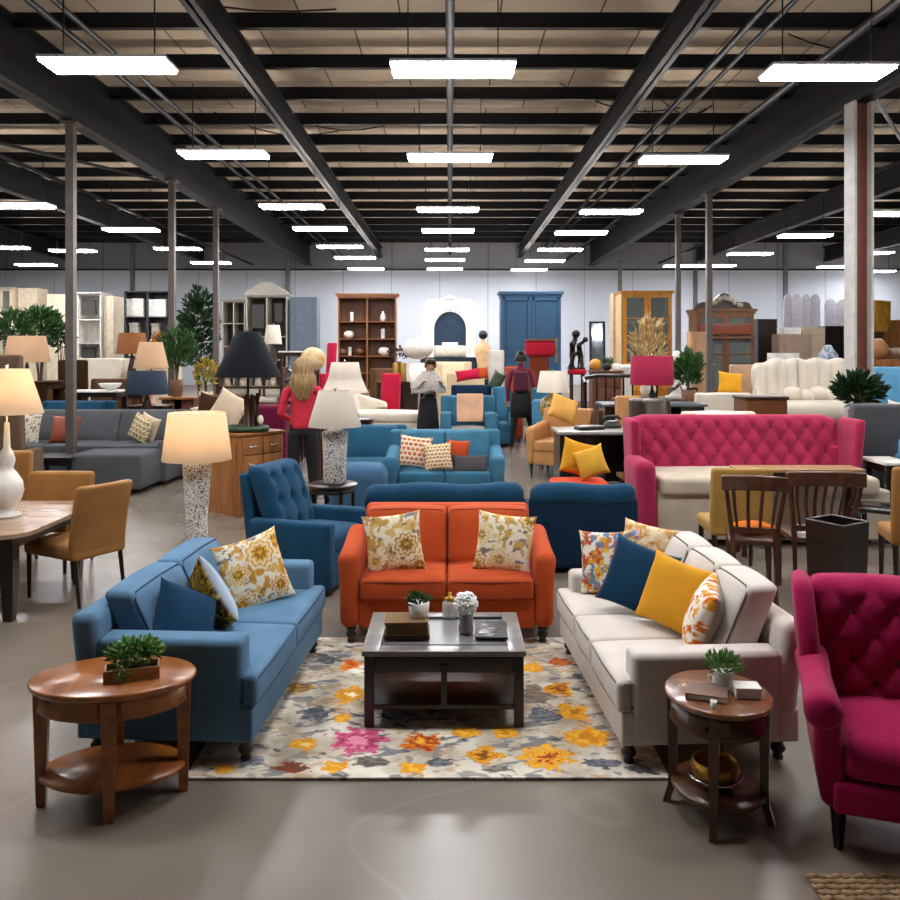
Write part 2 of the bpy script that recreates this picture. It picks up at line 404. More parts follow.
def sofa(name, label, loc, rz, W, D, H, sh, ah, m, ml=None, ns=2, nb=2, aw=.14, bz=.1, arm='track', bt=.16, lean=.08, ct=.15, T=.0,
         pipe=None, legs='turned', cat='sofa', group=None, bh=None, m_seat=None, armin=0, drop=0, backpuff=.03, far=False):
    t = thing(name, label, cat, loc, rz, group)
    ml = ml or M_espresso; ms = m_seat or m; x0 = W/2-aw; f = -D/2
    R = .03
    # carcass
    mb = MB(); mb.rbox((0, .01, (bz+sh-ct)/2), (W-2*aw+.01 if T == 0 else W-.01, D-.02, sh-ct-bz), .012)
    part(mb, 'base', m, t)
    kh = H-bz-drop
    mb = MB(); n = 1 if far else 4
    mb.rbox((0, D/2-bt/2, bz+kh/2), (W if arm == 'round' and armin == 0 else W-2*armin, bt, kh), .04, (n, 1, 2), lambda x, y, z: (x, y+lean*(z/kh+.5)-lean*.3, z))
    part(mb, 'backrest', m, t)
    for s in (-1, 1):
        mb = MB(); ax = s*(W/2-aw/2); ay = T; al = D-bt-T+.04
        if arm == 'track':
            mb.rbox((ax, f+T+al/2, (bz+ah)/2), (aw, al, ah-bz), R, (1, 1, 1))
        else:       # rounded arm swelling outward at its top and climbing towards the back
            hh = ah-bz
            def df(x, y, z, hh=hh, s=s, al=al):
                k = (z/hh+.5); out = s*.012*max(0, k-.55)/.45
                return (x*(1+.12*max(0, k-.6)/.4)+out, y, z+(.07*max(0, y/al+.5)**2 if z > 0 else 0))
            mb.rbox((ax, f+T+al/2, (bz+ah)/2), (aw, al, hh), aw*.44, (1, 3, 4), df)
        part(mb, 'arm', m, t)
    bh = bh or (H-sh+.0)
    w1 = (W-2*aw)/ns
    for i in range(ns):
        cx = -x0+w1*(i+.5); cl = D-bt-.04
        mb = MB(); g = 0
        ww = w1-.006
        lo, hi = cx-ww/2, cx+ww/2; fT = f+T
        if T > 0:
            if i == 0: lo -= aw
            if i == ns-1: hi += aw
        cc = (lo+hi)/2; pf = puff((hi-lo)/2, cl/2, ct/2, .02, .006)
        def dT(x, y, z, cc=cc, lo=lo, hi=hi, cx=cx, ww=ww, pf=pf, cl=cl):
            q = pf(x, y, z); X_, Y_ = cc+q[0], f+cl/2+q[1]
            if T > 0 and Y_ > fT-.004: X_ = max(cx-ww/2, min(cx+ww/2, X_))
            return (X_-cc, Y_-f-cl/2, q[2])
        mb.rbox((cc, f+cl/2, sh-ct/2), (hi-lo, cl, ct), .022, (12, 16 if T > 0 else 6, 1) if not far else (3, 3, 1), dT)
        c = part(mb, 'seat_cushion', ms, t)
        if pipe:
            mb = MB(); rr = .03; X0, X1, Ya, Yb = cx-ww/2+.004, cx+ww/2-.004, f+.004, f+cl
            if T > 0:
                if i == 0: X0 -= aw
                if i == ns-1: X1 += aw
            for z in (sh-.012, sh-ct+.02): mb.tube([(X0+.01, Ya+.13, z), (X0, Ya+.03, z), (X0+.03, Ya-.002, z), ((X0+X1)/2, Ya-.008, z), (X1-.03, Ya-.002, z), (X1, Ya+.03, z), (X1-.01, Ya+.13, z)], .0045, 6)
            part(mb, 'piping', pipe, c)
    w2 = (W-2*aw+(.0 if arm == 'track' else .04))/nb if nb else 0
    for i in range(nb):
        cx = -w2*nb/2+w2*(i+.5); th = .15; hh = bh
        def dfm(x, y, z, hh=hh, w2=w2):
            a = max(0, 1-(2*x/w2)**2); b = max(0, 1-(2*z/hh)**2); q = (y/.075)
            return (x*(1-.04*b*0), y+backpuff*(a*b)**.5*q*(1 if y < 0 else .2)+(lean+.09)*(z/hh+.5), z+.012*(z > 0)*a)
        mb = MB(); mb.rbox((cx, D/2-bt-th/2-.06, sh+hh/2-.01), (w2-.006, th, hh), .03, (6, 1, 6) if not far else (2, 1, 2), dfm)
        c = part(mb, 'back_cushion', m, t)
        if pipe:
            mb = MB(); pts = []
            X0, X1, Z0, Z1 = cx-w2/2+.01, cx+w2/2-.01, sh+.02, sh+hh-.03; yb = D/2-bt-th/2-.06-.055
            P = lambda x, z: (x, yb+(lean+.09)*((z-sh)/hh)-.004, z+(.02 if z > sh+.1 else 0))
            def E_(x, z):
                q = dfm(x, -.069, z); return (cx+q[0], D/2-bt-th/2-.06+q[1], sh+hh/2-.01+q[2])
            a_, b_ = w2/2-.012, hh/2-.009
            pts = [E_(-a_, -b_*.8), E_(-a_, 0), E_(-a_, b_-.03), E_(-a_+.03, b_), E_(-a_/2, b_), E_(0, b_), E_(a_/2, b_), E_(a_-.03, b_), E_(a_, b_-.03), E_(a_, 0), E_(a_, -b_*.8)]
            part(mb.tube(pts, .0045, 6), 'piping', pipe, c)
    e = .07
    if bz > .03:
        add_legs(t, [(-W/2+e, f+e), (W/2-e, f+e), (-W/2+e, D/2-e), (W/2-e, D/2-e)], bz+.005, ml, legs, .034 if legs != 'block' else .025)
    return t
def armchair(name, label, loc, rz, W, D, H, sh, ah, m, **k):
    k.setdefault('cat', 'armchair'); k.setdefault('ns', 1); k.setdefault('nb', 1); k.setdefault('aw', .13)
    return sofa(name, label, loc, rz, W, D, H, sh, ah, m, **k)

def cushion(label, loc, rot, w=.42, h=.42, t=.13, m=None, pat=None, n=18, name='throw_cushion', pinch=.1, group=None, back=None, cat='cushion', flip=None):
    vs = []; fs = []; ids = {}; UV = []
    for side in (-1, 1):
        for i in range(n+1):
            for j in range(n+1):
                u = -1+2*i/n; v = -1+2*j/n; edge = i in (0, n) or j in (0, n)
                if edge and side == 1: ids[side, i, j] = ids[-1, i, j]; continue
                x = w/2*u*(1-pinch*(1-v*v)**.8*abs(u)**3); z = h/2*v*(1-pinch*(1-u*u)**.8*abs(v)**3)
                y = side*t/2*(max(0, (1-u*u)*(1-v*v)))**.42
                ids[side, i, j] = len(vs); vs.append((x, y, z)); UV.append((u, v, side))
        for i in range(n):
            for j in range(n):
                q = (ids[side, i, j], ids[side, i+1, j], ids[side, i+1, j+1], ids[side, i, j+1])
                fs.append(q if side < 0 else q[::-1])
    mb = MB(); mb.put(vs, fs); o = mb.build(name, vcol('printed_fabric') if pat else m)
    if pat:
        A = np.array(UV); col = pat(A[:, 0]*w*.5, A[:, 1]*h*.5)
        if back is not None: col = np.where((A[:, 2] > 0)[:, None], np.array(lin(back))[None, :], col)
        if flip is not None: col = np.where((A[:, 2] < 0)[:, None], np.array(lin(flip))[None, :], col)
        ca = o.data.color_attributes.new('Col', 'FLOAT_COLOR', 'POINT')
        ca.data.foreach_set('color', np.concatenate([col, np.ones((len(col), 1))], 1).astype(np.float32).ravel())
    o.location = loc; o.rotation_euler = rot
    return tag(o, label, cat, group)
def pat_medallion(seed, base='#efe6cf', cols=('#c98a1e', '#e0aa3c', '#8d5a1c'), rings=5, extra='#5a5a5e', dens=1.0):
    rnd = random.Random(seed); cs = [(rnd.uniform(-.2, .2), rnd.uniform(-.2, .2), rnd.uniform(.045, .095)) for _ in range(int(11*dens))]
    def f(x, y):
        base_ = np.array(lin(base)); c = np.repeat(base_[None, :], len(x), 0)
        n = fbm(x*28+5, y*28+9, seed, 3)
        c = mixc(c, lin(cols[1]), (n > .56)*.85); c = mixc(c, lin(extra), ((fbm(x*22+50, y*34, seed+9, 2)) > .66)*.8)
        c = mixc(c, lin(cols[0]), (fbm(x*30+80, y*20+8, seed+4, 2) > .64)*.9)
        for i, (a, b, r) in enumerate(cs[:rings+3]):
            d = np.hypot(x-a, (y-b)*1.1)+.008*np.sin(9*np.arctan2(y-b, x-a))
            c = mixc(c, lin(base), (d < r*1.18)*1.); c = mixc(c, lin(cols[i % 2]), (d < r)*1.)
            c = mixc(c, lin(base), (abs(d-r*.72) < r*.09)*.8); c = mixc(c, lin(cols[2]), (d < r*.42)*.9); c = mixc(c, lin(cols[1]), (d < r*.2)*1.)
        return c
    return f
def pat_floral(seed, base='#efe9dd', cols=('#d8701c', '#e2a02c', '#3d5a86', '#a53f22')):
    def f(x, y):
        c = np.repeat(np.array(lin(base))[None, :], len(x), 0)
        for i, q in enumerate(cols): c = mixc(c, lin(q), (fbm(x*(24+4*i)+i*17, y*(26+3*i)-i*9, seed+i*3, 3) > .595)*1.)
        return c
    return f
def pat_dots(seed, base='#f0e4cb', dot='#b5342a', dot2='#c9a23a', s=.05):
    def f(x, y):
        c = np.repeat(np.array(lin(base))[None, :], len(x), 0)
        row = np.floor(y/s); xx = (x/s+.5*(row % 2)) % 1-.5; yy = (y/s) % 1-.5; d = np.hypot(xx*.9, yy)
        return mixc(mixc(c, lin(dot), (d < .36)), lin(dot2), (d < .14))
    return f
def pat_ink(seed, base='#d9cdb6', ink='#2b2622'):
    def f(x, y):
        c = np.repeat(np.array(lin(base))[None, :], len(x), 0); n = fbm(x*9, y*9, seed, 3); m2 = fbm(x*7+20, y*16+4, seed+5, 2)
        return mixc(mixc(c, lin(ink), abs(n-.5) < .02), lin(ink), abs(m2-.52) < .015)
    return f
def stand(label, px, d, zbot, size, tilt=-.22, yaw=0, roll=0, **k):
    """a cushion that stands on its lower edge or corner, leaning back"""
    ext = size/2*(abs(math.cos(roll))+abs(math.sin(roll)))*.93
    return cushion(label, (dx(px, d), d, zbot+ext*math.cos(tilt)), (tilt, roll, yaw), size, size, **k)

def foliage_mb(c, r, n, leaf, seed, droop=0, up=.4, narrow=.45):
    rnd = random.Random(seed); mb = MB()
    for _ in range(n):
        while True:
            p = Vector([rnd.uniform(-1, 1) for _ in range(3)])
            if p.length < 1 and p.length > .25: break
        q = Vector((c[0]+p.x*r[0], c[1]+p.y*r[1], c[2]+p.z*r[2]))
        out = Vector((p.x, p.y, p.z*.5+up-droop*rnd.random())).normalized(); out = (out+Vector([rnd.uniform(-.5, .5) for _ in range(3)])).normalized()
        sd = out.cross(Vector([rnd.uniform(-1, 1) for _ in range(3)])).normalized(); L_ = leaf*rnd.uniform(.7, 1.2); nn = sd.cross(out)*L_*.12
        a = q; b = q+out*L_; w1 = q+out*L_*.45+sd*L_*narrow*.5+nn; w2 = q+out*L_*.45-sd*L_*narrow*.5+nn
        mb.put([a, w1, b, w2], [(0, 1, 2), (0, 2, 3)], False)
    return mb
def plant(name, label, loc, pot_r, pot_h, fr, fz, n, leaf, seed, m_pot, ml=None, trunk=True, cat='plant', pot='taper', group=None, narrow=.45, up=.4):
    t = thing(name, label, cat, loc, 0, group)
    mb = MB()
    prof = [(pot_r*.7, 0), (pot_r*.85, pot_h*.4), (pot_r, pot_h), (pot_r*.88, pot_h), (pot_r*.85, pot_h*.9), (.002, pot_h*.9)] if pot == 'taper' else [(pot_r*.6, 0), (pot_r, pot_h*.4), (pot_r*.9, pot_h), (pot_r*.8, pot_h), (pot_r*.8, pot_h*.9), (.002, pot_h*.9)]
    part(mb.lathe(prof, 20, caps=False), 'pot', m_pot, t)
    part(MB().lathe([(pot_r*.84, pot_h*.9), (.002, pot_h*.93)], 12, caps=False), 'soil', M_soil, t)
    if trunk:
        rnd = random.Random(seed); mb = MB()
        for k in range(5 if fr[0] > .2 else 3):
            a = rnd.uniform(0, 6.28); mb.tube([(0, 0, pot_h*.85), (.1*fr[0]*math.cos(a), .1*fr[0]*math.sin(a), (pot_h+fz)/2), (.5*fr[0]*math.cos(a), .5*fr[1]*math.sin(a), fz+.4*fr[2])], [.012+fr[0]*.02, .01+fr[0]*.012, .004], 6)
        part(mb, 'stem', M_stem, t)
    part(foliage_mb((0, 0, fz), fr, n, leaf, seed, up=up, narrow=narrow), 'foliage', ml or M_leaf, t)
    return t

def shade_mat(name, col, glow=0): return mat(name, col, .8, kind='fabric', scale=30, amt=.04, bump=.2, trans=0, spec=.2, emit=None if not glow else (col, glow))
SH_WHITE = None
def shade_part(t, rt, rb, z0, z1, m, n=32, bell=False, trim=True, sq=1):
    pr = [(rb, z0), (rt, z1), (rt-.008, z1), (rb-.008, z0)] if not bell else [(rb, z0), (rb*.82, z0+(z1-z0)*.2), (rb*.6+rt*.15, z0+(z1-z0)*.55), (rt, z1), (rt-.008, z1), (rb*.6+rt*.15-.008, z0+(z1-z0)*.55), (rb-.008, z0)]
    pr.append(pr[0]); s = part(MB().lathe(pr, n, caps=False, sy=sq), 'lamp_shade', m, t)
    return s
def lamp(name, label, loc, base, bz, rt, rb, z0, z1, m_shade, m_base, bell=False, group=None, bulb=0, cat='lamp', sq=1, nf=28):
    """z0..z1 span of the shade over the foot, base a list of (r, z)"""
    t = thing(name, label, cat, loc, 0, group)
    part(MB().lathe(base, nf), 'base', m_base, t)
    zt = base[-1][1]
    mb = MB().tube([(0, 0, zt-.01), (0, 0, z1+.01)], .008, 8); mb.tube([(-rt, 0, z1-.02), (rt, 0, z1-.02)], .004, 5); mb.tube([(0, -rt*sq, z1-.02), (0, rt*sq, z1-.02)], .004, 5)
    part(mb, 'stem', M_brass if not bulb else M_chrome, t)
    shade_part(t, rt, rb, z0, z1, m_shade, bell=bell, sq=sq)
    part(MB().ball((0, 0, z1+.02), .014), 'finial', M_chrome, t)
    bl = part(MB().ball((0, 0, (z0+z1)/2), (.035, .035, .05)), 'bulb', mat('lit_bulb', '#fff2d8', .5, emit=('#ffd9a0', 30)) if bulb else mat('unlit_bulb', '#e8e8e4', .3), t)
    if bulb:
        ld = bpy.data.lights.new('lamp_light', 'POINT'); ld.energy = bulb; ld.color = (1, .8, .58); ld.shadow_soft_size = .05
        lo = bpy.data.objects.new('lamp_light', ld); C.objects.link(lo); lo.parent = t; lo.location = (0, 0, (z0+z1)/2+.07)
    return t
def warm_shade(name, col, tr=.45):
    if name in _M: return _M[name]
    m = bpy.data.materials.new(name); m.use_nodes = True; _M[name] = m; nt = m.node_tree; N = nt.nodes; L = nt.links; b = N['Principled BSDF']
    b.inputs['Base Color'].default_value = (*lin(col), 1); b.inputs['Roughness'].default_value = .85
    t = N.new('ShaderNodeBsdfTranslucent'); t.inputs[0].default_value = (*lin(col), 1); mx = N.new('ShaderNodeMixShader'); mx.inputs[0].default_value = tr
    wv = N.new('ShaderNodeTexNoise'); wv.inputs['Scale'].default_value = 150; bp = N.new('ShaderNodeBump'); bp.inputs['Strength'].default_value = .2; bp.inputs['Distance'].default_value = .002
    L.new(wv.outputs[0], bp.inputs['Height']); L.new(bp.outputs[0], b.inputs['Normal'])
    L.new(b.outputs[0], mx.inputs[1]); L.new(t.outputs[0], mx.inputs[2]); L.new(mx.outputs[0], N['Material Output'].inputs[0]); return m

def table_round(name, label, loc, rz, r, sy, h, m, leg='taper', nl=4, shelf=None, drawer=False, apron=.08, mt=None, ph=0, group=None, cat='table', tt=.022, lr=.028, splay=0, knob=None):
    t = thing(name, label, cat, loc, rz, group)
    part(MB().lathe([(r-.02, h-tt-.012), (r-.004, h-tt), (r, h-tt*.6), (r, h-tt*.35), (r-.008, h), ], 48, sy=sy), 'tabletop', mt or m, t)
    if apron:
        ra = r*.88
        a = part(MB().lathe([(ra, h-tt-.01-apron), (ra+.006, h-tt-.01-apron+.008), (ra, h-tt-.01-apron+.02), (ra, h-tt-.01)], 48, sy=sy), 'apron', m, t)
        if drawer:
            mb = MB(); pts = []
            dr = part(mb.lathe([(0, 0)], 3) if False else arc_panel(ra+.006, sy, -PI/2-.95, -PI/2-.1, h-tt-apron+.015, h-tt-.02), 'drawer', m, t)
            an = -PI/2-.55; part(MB().ball(((ra+.02)*math.cos(an), (ra+.02)*sy*math.sin(an), h-tt-apron*.5-.005), .011), 'knob', knob or M_darkmetal, dr)
    for k in range(nl):
        a = ph+2*PI*k/nl; x, y = r*.84*math.cos(a), r*.84*sy*math.sin(a); mb = MB(); n = 6
        ux, uy = math.cos(a), math.sin(a); mb.X = Matrix.Translation((x, y, 0)) @ Matrix.Rotation(a, 4, 'Z'); vs = []; fs = []
        for i in range(n+1):
            z = (h-tt-.01)*(1-i/n); kk = i/n; ww = lr*(1-.38*kk)*1.15; off = splay*max(0, kk-.75)**2*16*.06
            for sx_, sy_ in ((-1, -1), (1, -1), (1, 1), (-1, 1)): vs.append((sx_*ww+off, sy_*ww, z))
        for i in range(n):
            for q in range(4): fs.append((i*4+q, (i+1)*4+q, (i+1)*4+(q+1) % 4, i*4+(q+1) % 4))
        fs += [(0, 1, 2, 3), (n*4+3, n*4+2, n*4+1, n*4)]
        mb.put(vs, fs, False); part(mb, 'leg', m, t)
    if shelf: part(MB().lathe([(r*.84, shelf), (r*.87, shelf+.01), (r*.84, shelf+.024)], 40, sy=sy), 'shelf', m, t)
    return t
def arc_panel(r, sy, a0, a1, z0, z1, n=10, th=.012):
    mb = MB(); vs = []; fs = []
    for i in range(n+1):
        a = a0+(a1-a0)*i/n
        for (rr, z) in ((r-th, z0), (r, z0), (r, z1), (r-th, z1)): vs.append((rr*math.cos(a), rr*sy*math.sin(a), z))
    for i in range(n):
        for q in range(4): fs.append((i*4+q, (i+1)*4+q, (i+1)*4+(q+1) % 4, i*4+(q+1) % 4))
    fs += [(3, 2, 1, 0), (n*4, n*4+1, n*4+2, n*4+3)]
    return mb.put(vs, fs, False)
def table_rect(name, label, loc, rz, W, D, h, m, mt=None, lg=.05, apron=.08, shelf=None, rc=0, cat='table', tt=.03, group=None, taper=True, inset=.03):
    t = thing(name, label, cat, loc, rz, group); mb = MB()
    if rc:
        pl = []
        for (cx, cy, a0) in ((W/2-rc, D/2-rc, 0), (-W/2+rc, D/2-rc, PI/2), (-W/2+rc, -D/2+rc, PI), (W/2-rc, -D/2+rc, 1.5*PI)):
            for k in range(7): a = a0+PI/2*k/6; pl.append((cx+rc*math.cos(a), cy+rc*math.sin(a)))
        mb.slab(pl, h-tt, h)
    else: mb.rbox((0, 0, h-tt/2), (W, D, tt), .006)
    part(mb, 'tabletop', mt or m, t)
    if apron: part(MB().box((0, 0, h-tt-apron/2), (W-2*inset-.02, D-2*inset-.02, apron)), 'apron', m, t)
    for sx_ in (-1, 1):
        for sy_ in (-1, 1):
            x, y = sx_*(W/2-inset-lg/2), sy_*(D/2-inset-lg/2); mb = MB(); hh = h-tt
            a = lg/2; b = a*.7 if taper else a
            vs = [(x+i*b, y+j*b, 0) for i, j in ((-1, -1), (1, -1), (1, 1), (-1, 1))]+[(x+i*a, y+j*a, hh*.5) for i, j in ((-1, -1), (1, -1), (1, 1), (-1, 1))]+[(x+i*a, y+j*a, hh) for i, j in ((-1, -1), (1, -1), (1, 1), (-1, 1))]
            fs = [(3, 2, 1, 0), (8, 9, 10, 11)]+[(k*4+q, k*4+(q+1) % 4, k*4+4+(q+1) % 4, k*4+4+q) for k in (0, 1) for q in range(4)]
            part(mb.put(vs, fs, False), 'leg', m, t)
    if shelf: part(MB().rbox((0, 0, shelf), (W-2*inset-.02, D-2*inset-.02, .022), .004), 'shelf', m, t)
    return t
def dining_chair(label, loc, rz, m, ml, W=.46, D=.48, H=.86, sh=.45, lean=.1, name='dining_chair', group=None, th=.07):
    t = thing(name, label, 'chair', loc, rz, group)
    part(MB().rbox((0, 0, sh-.05), (W, D, .1), .03, (4, 4, 1), puff(W/2, D/2, .05, .02)), 'seat', m, t)
    hh = H-sh+.06
    part(MB().rbox((0, D/2-th/2, sh-.06+hh/2), (W, th, hh), .032, (4, 1, 5), lambda x, y, z: (x*(1+.0*z), y+lean*max(0, z/hh+.5)**1.4+.03*(2*x/W)**2*-1*(z/hh+.5), z)), 'backrest', m, t)
    for sx_ in (-1, 1):
        for sy_ in (-1, 1):
            x, y = sx_*(W/2-.035), sy_*(D/2-.035); fy = .05 if sy_ > 0 else 0
            part(MB().tube([(x, y+fy, 0), (x, y, sh-.09)], [.016, .024], 4), 'leg', ml, t, smooth=False)
    return t
def slat_chair(label, loc, rz, m, W=.46, D=.44, H=.95, sh=.46, ns=6, seat_m=None, name='dining_chair'):
    t = thing(name, label, 'chair', loc, rz); y0 = D/2-.02
    part(MB().rbox((0, 0, sh-.02), (W, D, .045), .02, (3, 3, 1), puff(W/2, D/2, .0225, .008)), 'seat', seat_m or m, t)
    for s in (-1, 1): part(MB().tube([(s*(W/2-.03), y0+.05, 0), (s*(W/2-.03), y0, sh), (s*(W/2+.03), y0+.1, H-.06)], [.02, .025, .02], 4), 'leg', m, t, smooth=False)
    for s in (-1, 1): part(MB().tube([(s*(W/2-.03), -D/2+.03, 0), (s*(W/2-.03), -D/2+.03, sh-.03)], [.017, .024], 4), 'leg', m, t, smooth=False)
    part(MB().rbox((0, y0+.1, H-.05), (W+.12, .035, .11), .012, (6, 1, 1), lambda x, y, z: (x, y+.05*(1-(2*x/(W+.12))**2), z+.015*(1-(2*x/(W+.12))**2))), 'top_rail', m, t)
    part(MB().box((0, y0+.02, sh+.07), (W-.02, .025, .045)), 'lower_rail', m, t)
    for i in range(ns):
        x = (i-(ns-1)/2)*(W-.08)/(ns-1)
        part(MB().tube([(x*.86, y0+.02, sh+.08), (x, y0+.04, (sh+H)/2), (x*1.12, y0+.12, H-.07)], .013, 4), 'slat', m, t, smooth=False)
    part(MB().box((0, -D/2+.04, sh-.07), (W-.06, .022, .06)), 'apron', m, t)
    return t
def cabinet(name, label, loc, rz, W, D, H, m, cols=2, rows=None, doors=None, crown=.06, base=.1, m_in=None, m_glass=None, cat='cabinet', knob=None, drawers=None, muntin=0, arch=False):
    """open front box with its shelves; doors: None, 'glass' or 'panel'; drawers (rows, cols) fill the front"""
    t = thing(name, label, cat, loc, rz); th = .035; m_in = m_in or m; f = -D/2; rows = rows or []
    mb = MB(); mb.box((-W/2+th/2, 0, H/2), (th, D, H)); mb.box((W/2-th/2, 0, H/2), (th, D, H)); mb.box((0, 0, base+th/2), (W-2*th, D-.01, th)); mb.box((0, 0, H-th/2), (W-2*th, D-.01, th))
    if base > th: mb.box((0, f+.03, base/2), (W-2*th, .03, base))
    for c in range(1, cols): mb.box((-W/2+W*c/cols, 0, (base+H)/2), (th, D-.02, H-base-2*th))
    part(mb, 'carcass', m, t)
    part(MB().box((0, D/2-.012, (base+H)/2), (W-2*th, .014, H-base-2*th)), 'back_panel', m_in, t)
    if crown:
        mb = MB(); mb.box((0, -.01, H+crown*.25), (W+.06, D+.05, crown*.5)); mb.box((0, -.02, H+crown*.75), (W+.14, D+.1, crown*.5)); part(mb, 'crown', m, t)
    for z in rows: part(MB().box((0, .0, z), (W-2*th, D-.06, .025)), 'shelf', m, t)
    if doors:
        w1 = (W-.02)/cols
        for c in range(cols):
            cx = -W/2+.01+w1*(c+.5); dz0, dz1 = base+.01, H-.01; hh = dz1-dz0; mb = MB(); fr = min(.09, w1*.16)
            y = f-.012; e_ = .03 if doors == 'panel' and W > 1 else 0; mb.X = Matrix.Translation((0, 0, 0))
            mb.box((cx-w1/2+fr/2+.003, y, dz0+hh/2), (fr, .024, hh)); mb.box((cx+w1/2-fr/2-.003, y, dz0+hh/2), (fr, .024, hh))
            mb.box((cx, y, dz0+fr/2), (w1-2*fr, .024, fr)); mb.box((cx, y, dz1-fr/2), (w1-2*fr, .024, fr))
            if doors == 'panel':
                mb.box((cx, y+.01, dz0+hh/2), (w1-fr, .01, hh-fr)); mb.box((cx, y-e_/2, dz0+hh*.4), (w1-2*fr+.02, .024+e_, fr)); e_ and [mb.box((cx+q*(w1/2-fr*.6), y-e_/2, dz0+hh/2), (fr*1.1, .024+e_, hh)) for q in (-1, 1)]; e_ and [mb.box((cx, y-e_/2, q), (w1-fr, .024+e_, fr)) for q in (dz0+fr/2, dz1-fr/2)]
                mb.box((cx, y, dz0+hh*.7), (w1-3.2*fr, .02, hh*.6-3*fr)); mb.box((cx, y, dz0+hh*.2), (w1-3.2*fr, .02, hh*.4-3*fr))
            if muntin:
                for q in range(1, muntin+1): mb.box((cx, y, dz0+hh*q/(muntin+1)), (w1-2*fr, .016, .03))
            dr = part(mb, 'door', m, t)
            if doors == 'glass': part(MB().box((cx, y+.004, dz0+hh/2), (w1-2*fr, .005, hh-2*fr)), 'pane', m_glass or M_glass, dr)
            part(MB().ball((cx+(w1/2-fr/2)*(1 if c < cols/2 else -1), f-.035, (dz0+dz1)/2), .018), 'handle', knob or M_brass, dr)
    if drawers:
        r_, c_ = drawers; w1 = (W-.04)/c_; h1 = (H-base-.05)/r_
        for r in range(r_):
            for c in range(c_):
                cx = -W/2+.02+w1*(c+.5); cz = base+.03+h1*(r+.5)
                dr = part(MB().rbox((cx, f-.008, cz), (w1-.012, .022, h1-.012), .004), 'drawer', m, t)
                part(MB().tube([(cx-.05, f-.02, cz), (cx-.04, f-.045, cz-.008), (cx+.04, f-.045, cz-.008), (cx+.05, f-.02, cz)], .007, 6), 'handle', knob or M_brass, dr)
    return t
def book(label, loc, rz, w, d, h, m, group=None):
    t = thing('book', label, 'book', loc, rz, group)
    part(MB().box((.003, 0, h/2), (w-.01, d-.008, h-.008)), 'pages', M_paper, t)
    mb = MB(); mb.box((0, 0, .002), (w, d, .004)); mb.box((0, 0, h-.002), (w, d, .004)); mb.box((-w/2+.002, 0, h/2), (.004, d, h-.006)); part(mb, 'cover', m, t)
    return t
# ================================================================ THE SEATING GROUP
M_blue = fab('denim_blue_linen', '#587a96'); M_bluep = mat('navy_cord', '#1e3a58', .8)
M_navy = fab('deep_blue_velvet', '#194560', amt=.12, sheen=.08); M_navyd = fab('dark_navy_upholstery', '#10283e'); M_navyc = fab('navy_cushion_cloth', '#153a56')
M_orange = fab('burnt_orange_linen', '#b44a22'); M_orp = mat('orange_seam', '#8a3015', .8)
M_wsofa = fab('off_white_linen', '#d3cac0', amt=.05); M_wp = mat('taupe_cord', '#6d6258', .8)
M_mag = fab('magenta_velvet', '#9d1248', amt=.1, sheen=.1); M_magb = mat('magenta_button', '#4d0a22', .7)
M_teal = fab('teal_wool', '#3a6c84', amt=.12); M_tealdk = fab('dark_teal_wool', '#24526a', amt=.12); M_mustard = fab('mustard_cloth', '#d99a26')
M_tan = fab('tan_leather', '#9a6c3a', bump=.15, rough=.55); M_grey = fab('grey_wool', '#525457'); M_beige = fab('beige_cloth', '#cbb79c')

